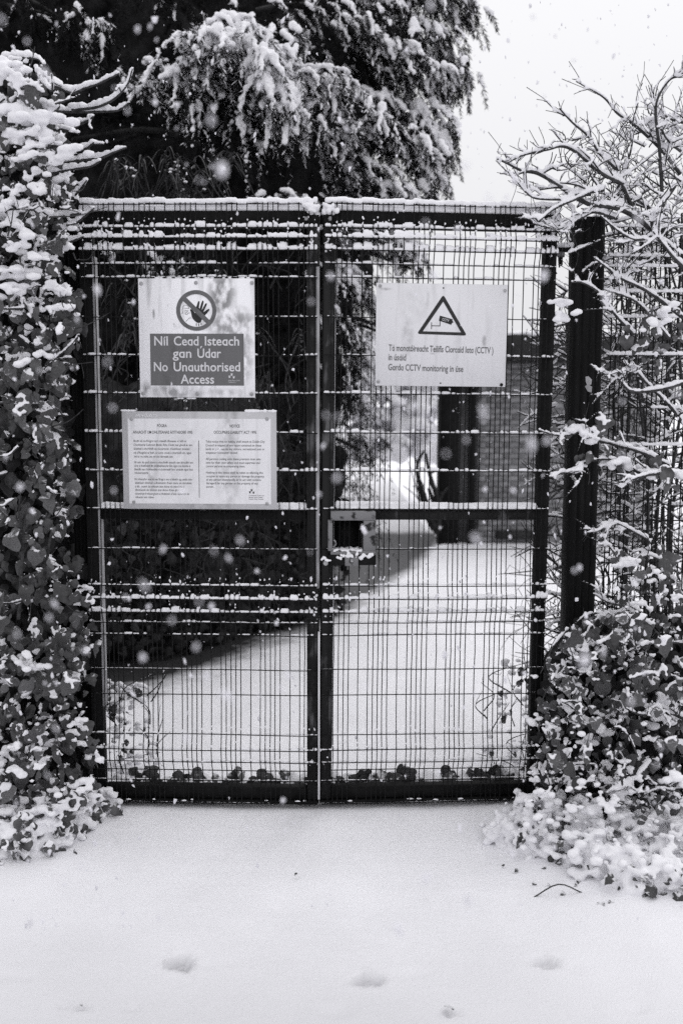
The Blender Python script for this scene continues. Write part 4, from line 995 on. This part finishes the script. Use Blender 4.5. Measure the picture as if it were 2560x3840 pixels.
# ---- snowed-over creeping ivy on the ground, right
base = np.array([1.2, 4.0, 0.0])
gi = empty('creeping_ivy', base, 0, 'low creeping ivy buried in snow with leaf tips poking out', 'ivy')
B = Blobs(); tips = []
for _ in range(560):
    px = rng.uniform(1880, 2640); lo_ = np.interp(px, [1880, 1960, 2060, 2300, 2640], [3090, 3000, 2940, 3010, 3090]); hi_ = np.interp(px, [1880, 1950, 2100, 2300, 2640], [3130, 3190, 3230, 3330, 3360]); py = lo_ + (hi_ - lo_) * rng.random()
    g = gnd(px, min(hi_ + 10, py + rng.uniform(30, 150))); z_ = max(.005, at(px, py, g.y).z); c = np.array((g.x, g.y, z_)); tips.append(c)
    for _ in range(rng.integers(2, 6)): rr = .007 + .026 * rng.random() ** 1.5; B.put(c + rng.normal(size=3) * np.array([.04, .03, .012]) - np.array([0, 0, rr * .3]), (rr, rr * .9, rr * .7))
tips = np.array(tips)
far_ = np.array([gnd(rng.uniform(1880, 2640), rng.uniform(3180, 3410))[:] for _ in range(34)]); far_[:, 2] += .006
for _ in range(420):
    f_ = rng.random(); px = rng.uniform(1860, 2640); g = gnd(px, np.interp(px, [1860, 1950, 2100, 2300, 2640], [3120, 3180, 3220, 3300, 3330]) + f_ * 90); rr = rng.uniform(.01, .03) * (1.1 - .6 * f_); B.put(np.array(g) + np.array([0, 0, -rr * .35]), (rr * 1.4, rr * 1.2, rr))
for c in far_: B.put(c - np.array([0, 0, .008]), (rng.uniform(.012, .03), .02, .015))
shift(B, base); B.build('snow', .0072, gi, lump=.004, lscale=100, sub=1, soft=4)
pos = np.concatenate([tips[rng.integers(0, len(tips), 190)] + np.array([0, -.045, -.006]) + rng.normal(size=(190, 3)) * .016, far_ + np.array([0, -.018, .012])])
tt = np.stack([rng.normal(size=len(pos)) * .7, -.6 + rng.normal(size=len(pos)) * .3, -.25 + rng.normal(size=len(pos)) * .3], -1); nn = np.array([0, -.5, .8]) + rng.normal(size=(len(pos), 3)) * .4
put_leaves(gi, pos, np.concatenate([.016 + .04 * rng.random(len(pos) - len(far_)) ** 2, .012 + .016 * rng.random(len(far_))]), tt, nn, 290)
W_ = MB()
for _ in range(7):
    g = gnd(rng.uniform(1950, 2560), rng.uniform(3060, 3380)); L = rng.uniform(.08, .22); a = rng.uniform(0, 3.14)
    tube(W_, catmull([np.array(g) + np.array([-math.cos(a) * L / 2, 0, .0]) - base, np.array(g) + np.array([0, 0, rng.uniform(.03, .07)]) - base, np.array(g) + np.array([math.cos(a) * L / 2, math.sin(a) * .05, .01]) - base], 4), .0028, 5)
tag(W_.build('stems', 'bark', gi), kind='stuff')

# ---- leaf litter along the gate sill
base = np.array([-.1, 4.6, 0.0])
ll = empty('trailing_ivy', base, 0, 'ivy leaves trailing along the inside of the gate sill', 'ivy')
n_ = 95; pos = np.stack([rng.uniform(-1.05, .86, n_), rng.uniform(4.585, 4.68, n_) , rng.uniform(.05, .135, n_)], -1); pos[:, 1] += np.interp(pos[:, 0], [-.1, .95], [0, .075])
tt, nn = leaf_dirs(n_, (0, -1, .2), .35, .8); put_leaves(ll, pos, rng.uniform(.05, .10, n_), tt, nn, 95)
B = Blobs()
for c in pos[::3]: B.put(c - base + np.array([0, -.01, .01]), (rng.uniform(.01, .02), .01, .008))
for q in range(70): x_ = rng.uniform(-1.05, .86); B.put(np.array([x_, 4.72 + np.interp(x_, [-.1, .95], [0, .075]), .02]) - base, (.05, .06, rng.uniform(.05, .085)))
B.build('snow', .007, ll, lump=.002, lscale=90, sub=1)

# ---- snowy undergrowth inside the gate, left and right feet
def snowy_clump(name, label, region, Yr, n, big, seed_leaf=26):
    g = gnd((region[0] + region[1]) / 2, region[3]); base = np.array([g.x, (Yr[0] + Yr[1]) / 2, 0.0]); r_ = empty(name, base, 0, label, 'plant')
    B = Blobs(); pos = []
    S = Shrub(); S.snow = B
    for _ in range(n):
        py = rng.uniform(region[2], region[3]); f_ = (py - region[2]) / (region[3] - region[2])
        px = rng.uniform(*(region[0] + (region[1] - region[0]) * (1 - f_) * .35 * region[4], region[1] - (region[1] - region[0]) * (1 - f_) * .35 * region[5]))
        c = np.array(at(px, py, rng.uniform(*Yr))); c[2] = max(c[2], .01); pos.append(c)
        for _ in range(rng.integers(1, 4)): rr = rng.uniform(.4, 1) * big; B.put(c + rng.normal(size=3) * big * np.array([.7, .5, .4]), (rr, rr * .8, rr * .62))
    pos = np.array(pos); k_ = min(seed_leaf, len(pos)); tt, nn = leaf_dirs(k_, (0, -1, .4)); put_leaves(r_, pos[:k_] + np.array([0, -.02, -.02]), rng.uniform(.025, .05, k_), tt, nn, k_)
    for _ in range(14):
        px, py = rng.uniform(region[0], region[1]), rng.uniform(region[2] - 60, region[3] - 40); S.px([(px, py + 90), (px + rng.normal() * 25, py + 30), (px + rng.normal() * 60, py - 20)], rng.uniform(*Yr), .0035, .0015, .006, kids=1, depth=1, kidlen=.08)
    shift(B, base); S.wood.v = [v - base for v in S.wood.v]; tag(S.wood.build('stems', 'bark', r_), kind='stuff'); B.build('snow', .008, r_, lump=.0025, lscale=90, sub=1)
snowy_clump('snowy_plant', 'snow-covered leafy clump seen through the mesh beside the thick grooved post', (1800, 2015, 2480, 2930, 1, 0), (4.85, 5.3), 75, .026)
snowy_clump('snowy_plant', 'snow-covered leafy clump seen through the mesh beside the tall ivy column', (380, 620, 2560, 2930, 0, 1), (4.75, 5.1), 80, .026)

# ------------------------------------------------------------------ conifer
base = np.array([-.9, 9.6, 0.0])
ct = empty('conifer_tree', base, 0, 'large dark conifer with drooping snow-laden boughs behind the gate', 'tree')
mb = MB(); tube(mb, catmull(np.array([(0, 0, -.1), (.05, 0, 1.2), (0, .05, 2.4), (.08, 0, 3.8), (.1, 0, 5.4)]), 5), np.linspace(.30, .05, 21), 12)
for _ in range(24):
    z_ = rng.uniform(1.2, 4.6); a = rng.uniform(0, 6.28); L = rng.uniform(.9, 1.9); d = np.array([math.cos(a), math.sin(a), 0])
    tube(mb, catmull([np.array([.04, 0, z_]), d * L * .5 + np.array([0, 0, z_ + .25]), d * L + np.array([0, 0, z_ + .05])], 4), np.linspace(.05, .012, 9), 6)
mb.build('trunk', 'bark_dark', ct)
outline = [(1500, -900), (1700, -300), (1650, 0), (1610, 150), (1520, 300), (1480, 400), (1540, 520), (1500, 640), (1470, 760), (1420, 950), (1330, 1080), (1310, 1300), (1290, 1500), (1270, 1700), (1260, 2000)]
core = Blobs()
for py in np.arange(-330, 2100, 110):
    xe = float(interp_poly(outline, py)) - (210 if py < 850 else 90)
    for px in np.arange(-420, xe, 130): core.put(np.array(at(px + rng.normal() * 25, py + rng.normal() * 25, 9.7 + rng.normal() * .15)) - base, rng.uniform(.3, .46))
core.build('inner_crown', .07, ct, 'needle', lump=.05, lscale=14, sub=1)
SPR = []     # sprays: start, direction, length, snow
def bough(pts, Yv, n, snow, L=(.2, .42), spread=.10, fol=.1):
    P_ = catmull(np.array([at(a, b, Yv)[:] for a, b in pts]), 6)
    for _ in range(n):
        f_ = rng.random() * (len(P_) - 1.01); i_ = int(f_); p_ = P_[i_] + (P_[i_ + 1] - P_[i_]) * (f_ - i_); t_ = P_[i_ + 1] - P_[i_]; t_ = t_ / np.linalg.norm(t_)
        dz = rng.uniform(0, 1)
        p_ = p_ + np.array([rng.normal() * spread, rng.uniform(-.32, .25), -dz * spread * 1.2])
        d = t_ * (rng.uniform(.1, .9) + fol) + np.array([rng.normal() * .55, -.55 + rng.normal() * .4, .1 - .5 * dz]); SPR.append((p_, d / np.linalg.norm(d), rng.uniform(*L), snow))
    wd = MB(); tube(wd, P_ - base, np.linspace(.022, .008, len(P_)), 5); wd.build('bough', 'bark_dark', ct)
bough([(640, 330), (690, 220), (760, 150), (860, 105), (960, 115), (1030, 180), (1060, 260), (1075, 330)], 7.5, 170, 1.0, (.2, .4), .07)
bough([(720, 250), (830, 170), (930, 170), (1010, 240), (1050, 330)], 7.35, 130, 1.0, (.2, .4), .07)
bough([(1000, 260), (1050, 350), (1080, 400), (1110, 470)], 7.4, 90, 1.0, (.12, .26), .06)
bough([(700, 300), (800, 320), (900, 380), (920, 470)], 7.6, 60, .55)
bough([(470, 300), (560, 275), (660, 270), (760, 300)], 7.8, 55, .45)
bough([(560, 330), (660, 350), (780, 400), (860, 470)], 7.7, 55, .45)
bough([(900, 420), (960, 450), (1000, 520)], 7.6, 30, .4)
bough([(1110, 350), (1180, 290), (1260, 285), (1320, 330), (1340, 420)], 7.6, 70, .9)
bough([(1150, 430), (1250, 480), (1320, 590)], 7.7, 45, .55)
bough([(960, 40), (1050, 20), (1150, 15), (1260, 30)], 8.2, 50, .6)
RT = dict(L=(.14, .27), spread=.07, fol=.7)
bough([(1230, -40), (1380, -5), (1500, 40), (1590, 105), (1665, 180), (1710, 265)], 8.3, 120, .75, **RT)
bough([(1400, -70), (1540, -30), (1680, -5), (1750, 45)], 8.4, 70, .6, **RT)
bough([(1280, 110), (1390, 150), (1480, 205), (1580, 240), (1665, 290)], 8.1, 100, .75, **RT)
bough([(1280, 200), (1370, 235), (1450, 265), (1500, 300)], 8.2, 60, .5, **RT)
bough([(1290, 60), (1360, 90), (1430, 130)], 7.9, 45, .6, **RT)
bough([(1320, 355), (1430, 365), (1530, 400), (1615, 450), (1665, 520)], 8.2, 110, .85, **RT)
bough([(1320, 470), (1430, 485), (1520, 525), (1590, 590), (1625, 660)], 8.0, 95, .7, **RT)
bough([(1180, 560), (1290, 590), (1400, 640), (1460, 700)], 8.0, 60, .45, **RT)
bough([(1240, 640), (1370, 670), (1480, 705), (1590, 745)], 8.0, 80, .75, **RT)
bough([(1240, 740), (1340, 765), (1440, 790)], 8.1, 50, .6, **RT)
bough([(270, 40), (330, 70), (390, 110), (440, 170)], 7.9, 40, .4, (.12, .25), .06)
bough([(300, 110), (350, 150), (370, 200)], 7.9, 24, .35, (.12, .22), .05)
bough([(60, -20), (150, 20), (230, 70)], 8.1, 36, .25, (.15, .3), .07)
bough([(560, -40), (660, -10), (740, 40)], 8.4, 36, .2, (.15, .3), .07)
bough([(1060, 120), (1130, 150), (1190, 220)], 8.2, 40, .4, (.15, .3), .06)
bough([(20, 20), (120, 40), (220, 60)], 8.2, 25, .1)
bough([(1220, 850), (1350, 835), (1470, 875), (1540, 940)], 8.2, 80, .8, **RT)
bough([(1200, 990), (1290, 1020), (1360, 1080)], 8.3, 50, .7, **RT)
bough([(1200, 1140), (1280, 1180), (1330, 1260)], 8.3, 45, .5, **RT)
bough([(1200, 1320), (1280, 1370), (1320, 1450)], 8.3, 40, .3, **RT)
bough([(1000, 760), (1080, 730), (1160, 740)], 7.3, 26, .8, (.1, .2), .05)
bough([(420, 960), (520, 930), (640, 950), (760, 990)], 7.0, 40, .3, (.1, .25))
for _ in range(260):                                     # dark ragged fringe inside the right-hand boughs
    py = rng.uniform(-100, 760); xe = float(interp_poly(outline, py)); p_ = np.array(at(rng.uniform(xe - 330, xe - 60), py, rng.uniform(8.2, 8.9))); d = np.array([.5 + rng.normal() * .4, -.4 + rng.normal() * .4, -.2]); SPR.append((p_, d / np.linalg.norm(d), rng.uniform(.2, .38), 0.0))
# dark sprays without snow all through the crown
for _ in range(2600):
    py = rng.uniform(-300, 1950); xe = float(interp_poly(outline, py)); px = rng.uniform(-500, xe - 20)
    p_ = np.array(at(px, py, rng.uniform(8.3, 9.5))); d = np.array([rng.normal() * .7, -.7 + rng.normal() * .4, -.1 + rng.normal() * .3]); SPR.append((p_, d / np.linalg.norm(d), rng.uniform(.25, .5), 0.0))
for _ in range(640):
    p_ = np.array(at(rng.uniform(1090, 1395), rng.uniform(900, 2020), rng.uniform(8.3, 9.0))); d = np.array([rng.normal() * .7, -.7 + rng.normal() * .4, -.1 + rng.normal() * .3]); SPR.append((p_, d / np.linalg.norm(d), rng.uniform(.2, .42), 0.0))
NV = []; FR_ = []; B = Blobs(); nper = 46
ts = np.linspace(0, 1, 9)
for (p_, d, L, sn) in SPR:
    drop = rng.uniform(.4, .85)
    curve = p_[None] + d[None] * (ts * L * (1 - .35 * ts))[:, None] + np.array([0, 0, -1.0])[None] * (ts ** 1.8 * L * drop)[:, None]
    k_ = 110 if sn > 0 else 44
    t_ = rng.random(k_) ** .9; idx_ = np.clip((t_ * 8).astype(int), 0, 7); fr = t_ * 8 - idx_
    c = curve[idx_] + (curve[idx_ + 1] - curve[idx_]) * fr[:, None]; tg = curve[idx_ + 1] - curve[idx_]; tg /= np.linalg.norm(tg, axis=1)[:, None]
    rnd = rng.normal(size=(k_, 3)); side_ = rnd - tg * (rnd * tg).sum(1)[:, None]; side_ /= np.linalg.norm(side_, axis=1)[:, None]
    dir_ = tg * rng.uniform(.5, 1.2, k_)[:, None] + side_ * .75 + np.array([0, 0, -.25]); dir_ /= np.linalg.norm(dir_, axis=1)[:, None]
    ln = (rng.uniform(.035, .085, k_) * (1 - .5 * t_))[:, None]; wv = np.cross(dir_, rng.normal(size=(k_, 3))); wv /= np.linalg.norm(wv, axis=1)[:, None]; wv *= rng.uniform(.0016, .004, k_)[:, None]
    NV.append(np.stack([c - wv * .5, c + dir_ * ln * .5 - wv, c + dir_ * ln, c + dir_ * ln * .5 + wv], 1))
    if sn > 0 and rng.random() < sn:
        ks = rng.random(k_) < .16 * sn; FR_.append(NV[-1][ks] + np.array([0, -.004, .012]) + rng.normal(size=(int(ks.sum()), 1, 3)) * .006)
        t1 = rng.uniform(.45, 1.0); big = rng.uniform(.75, 1.35)
        for t0 in np.arange(rng.uniform(0, .15), t1, .07):
            if rng.random() < .96:
                i_ = min(int(t0 * 8), 7); c0 = curve[i_] + (curve[i_ + 1] - curve[i_]) * (t0 * 8 - i_)
                rr = big * rng.uniform(.016, .032) * (1.1 - .6 * t0) * (.55 + .45 * sn); B.put(c0 + np.array([rng.normal() * .006, -.008, rr * .5]) - base, (rr, rr, rr * .9))
FR_ = np.concatenate(FR_); cF_ = FR_.mean(1, keepdims=True); FR_ = cF_ + (FR_ - cF_) * np.array([1.25, 1.25, 1.1]); mb = MB(); mb.add(FR_.reshape(-1, 3) - base, np.arange(len(FR_) * 4).reshape(-1, 4)); tag(mb.build('frosted_needles', 'snow', ct, False), kind='stuff')
NV = np.concatenate(NV); mb = MB(); mb.add(NV.reshape(-1, 3) - base, np.arange(len(NV) * 4).reshape(-1, 4)); tag(mb.build('crown', 'needle', ct, False), kind='stuff')
B.build('snow', .012, ct, lump=.009, lscale=55, sub=1)

# ---- strappy shrub in front of the conifer and ivy bank beneath it
def strap_shrub(name, label, spots, Yv, base):
    r_ = empty(name, base, 0, label, 'shrub'); mb = MB(); st = MB(); B = Blobs()
    for (px, py) in spots:
        tip = np.array(at(px, py, Yv + rng.uniform(-.2, .2))); foot_ = tip + np.array([rng.normal() * .15, .2, -rng.uniform(.3, .7)])
        tube(st, catmull([foot_ - base, (tip + foot_) / 2 + rng.normal(size=3) * .04 - base, tip - base], 4), .004, 5)
        for _ in range(rng.integers(6, 11)):
            a = rng.uniform(0, 6.28); L = rng.uniform(.08, .2); d = np.array([math.cos(a), math.sin(a) * .8, 0]); s0 = tip + np.array([0, 0, -rng.uniform(0, .15)])
            pts = [s0 + d * L * q + np.array([0, 0, L * (1.0 * q - 1.6 * q * q)]) for q in np.linspace(0, 1, 6)]; w_ = np.cross(d, (0, 0, 1)) * .008
            V = []
            for q, p_ in enumerate(pts): k_ = (1 - (q / 5) ** 2) * .9 + .08; V += [p_ - w_ * k_ - base, p_ + w_ * k_ - base]
            mb.add(np.array(V), [(2 * q, 2 * q + 1, 2 * q + 3, 2 * q + 2) for q in range(5)])
            if rng.random() < .12: B.put(pts[2] + np.array([0, 0, .008]) - base, (.018, .014, .009))
    tag(mb.build('foliage', 'strap', r_), kind='stuff'); tag(st.build('stems', 'bark', r_), kind='stuff')
    if B.c: B.build('snow', .007, r_, lump=.002, lscale=90, sub=1)
strap_shrub('strap_leaved_shrub', 'dim shrub with drooping strap leaves showing above the gate top', [(rng.uniform(420, 860), rng.uniform(560, 730)) for _ in range(26)], 6.4, np.array([-1.4, 6.4, 0.]))
strap_shrub('strap_leaved_shrub', 'dim tangle of strap-leaved stems seen through the mesh around the square sign', [(rng.uniform(370, 1130), rng.uniform(980, 1600)) for _ in range(34)], 6.3, np.array([-1.2, 6.3, 0.]))
base = np.array([-1.0, 7.6, 0.0])
ib = empty('ivy_bank', base, 0, 'dark ivy-clad bank seen through the mesh under the liability notice', 'ivy')
core = Blobs()
for px in np.arange(-300, 1240, 70):
    for py in np.arange(1500, 2420, 75):
        if px > 1180 and py > 2250: continue
        Yb = np.interp(px, [300, 700, 1250, 1330], [6.9, 7.5, 8.9, 9.3]) + .25
        core.put(np.array(at(px + rng.normal() * 10, py + rng.normal() * 10, Yb + rng.normal() * .06)) - base, rng.uniform(.13, .2))
core.build('stem_mass', .045, ib, 'ivy_mass', lump=.02, lscale=25, sub=1)
px = rng.uniform(300, 1300, 1500); py = rng.uniform(1850, 2440, 1500); Yb = np.interp(px, [300, 700, 1250, 1330], [6.9, 7.5, 8.9, 9.3]) + rng.uniform(-.12, .05, 1500)
pos = atn(px, py, Yb); tt, nn = leaf_dirs(len(pos), (0, -1, .3), .45, 1.0); put_leaves(ib, pos, rng.uniform(.04, .085, len(pos)), tt, nn, 280, 'foliage', 'shaded_ivy', 'shaded_ivy')
mb = MB()
for _ in range(120):
    a, b = rng.uniform(330, 1250), rng.uniform(1000, 2350); Yb = float(np.interp(a, [300, 700, 1250], [6.6, 7.2, 8.4])); L = rng.uniform(60, 220)
    q = [np.array(at(a + k_ * rng.normal() * 18, b - L * k_ / 3, Yb + rng.normal() * .05)) - base for k_ in range(4)]; tube(mb, catmull(q, 4), .0035, 5)
tag(mb.build('stems', 'bark', ib), kind='stuff')

# ---- far things right of centre
def far_bush(name, label, x0, x1, ytop, ybot, Yv, n, r_, leaves):
    base = np.array(at((x0 + x1) / 2, ybot, Yv)); base[2] = 0; o_ = empty(name, base, 0, label, 'hedge'); S = Shrub(); S.snow = Blobs()
    for _ in range(n):
        px, py = rng.uniform(x0, x1), rng.uniform(ytop, ybot); S.snow.put(np.array(at(px, py, Yv + rng.uniform(-.5, .5))) - base, rng.uniform(.5, 1) * r_ * np.array([1, .9, .7]))
    for _ in range(leaves):
        px, py = rng.uniform(x0, x1), rng.uniform(ytop, ybot); S.px([(px, py), (px + rng.normal() * 14, py - 25), (px + rng.normal() * 26, py - 50)], Yv - .4 + rng.normal() * .2, .012, .006, 0, kids=2, depth=1, kidlen=.35)
    S.wood.v = [v - base for v in S.wood.v]; tag(S.wood.build('twigs', 'bark', o_), kind='stuff'); S.snow.build('snow', .05, o_, lump=.03, lscale=16, sub=1)
far_bush('snowy_hedge', 'pale snow-covered hedge in the distance left of the brick building', 1300, 1660, 1250, 1725, 19.0, 420, .20, 90)
base = np.array(at(1600, 1990, 12.6)); base[2] = 0
sb_ = empty('bare_sapling', base, 0, 'dark bent sapling standing against the dark column of the brick building', 'shrub'); S = Shrub()
S.px([(1640, 2000), (1600, 1900), (1570, 1800), (1565, 1740), (1590, 1690)], 12.6, .05, .015, 0, kids=2, depth=1, kidlen=.3)
S.px([(1640, 1990), (1640, 1880), (1610, 1780), (1596, 1700)], 12.6, .05, .018, 0, kids=3, depth=1, kidlen=.3)
for _ in range(10): a = rng.uniform(1560, 1640); S.px([(1620, 1990), (a, 1900), (a - 20, 1830)], 12.6, .02, .008, 0, kids=2, depth=1, kidlen=.3)
S.wood.v = [v - base for v in S.wood.v]; S.wood.build('stems', 'bark_dark', sb_)

for (a, b, sz, lab) in ((1697, 3800, .03, 'small dark fallen leaf lying alone in the trodden foreground snow'), (310, 3786, .018, 'leftmost tiny leaf scrap in the foreground snow'), (1105, 3290, .014, 'tiny leaf scrap on smooth snow in front of the gate centre')):
    g = gnd(a, b); o = link(bpy.data.objects.new('fallen_leaf', LMESH[4])); o.location = (g.x, g.y, .012); o.scale = (sz, sz, sz * .8); o.rotation_euler = (R(25), R(20), rng.uniform(0, 6)); tag(o, lab, 'leaf', 'leaf scraps on the snow')

# ------------------------------------------------------------------ falling snow
FV, FF = ICO1; mb = MB(); nf = 2500
px = rng.uniform(-50, 2610, nf); py = rng.uniform(-40, 3500, nf); Yv = 1.1 + 9.5 * rng.random(nf) ** 1.1
c = atn(px, py, Yv); ok = (c[:, 2] > .03)
for q in np.where(ok)[0]:
    s_ = (.0022 + .0042 * rng.random() ** 2) * (1 if Yv[q] > 2.4 else .75)
    if Yv[q] < 3.0 and rng.random() < .45: continue
    if Yv[q] < 4.6 and 440 < px[q] < 1060 and 1030 < py[q] < 1920 and rng.random() < .8: continue
    if Yv[q] < 4.6 and 1400 < px[q] < 1900 and 1050 < py[q] < 1460 and rng.random() < .8: continue
    v = FV * (1 + .35 * rng.normal(size=(len(FV), 1))) * s_ * np.array([1, 1, rng.uniform(1.2, 2.3)]); a = rng.normal() * .25 + .15
    v = v @ np.array([[math.cos(a), 0, math.sin(a)], [0, 1, 0], [-math.sin(a), 0, math.cos(a)]]); mb.add(v + c[q], FF)
fs = mb.build('falling_snow', 'flake'); tag(fs, 'snowflakes drifting down through the whole scene', 'snow', kind='stuff')
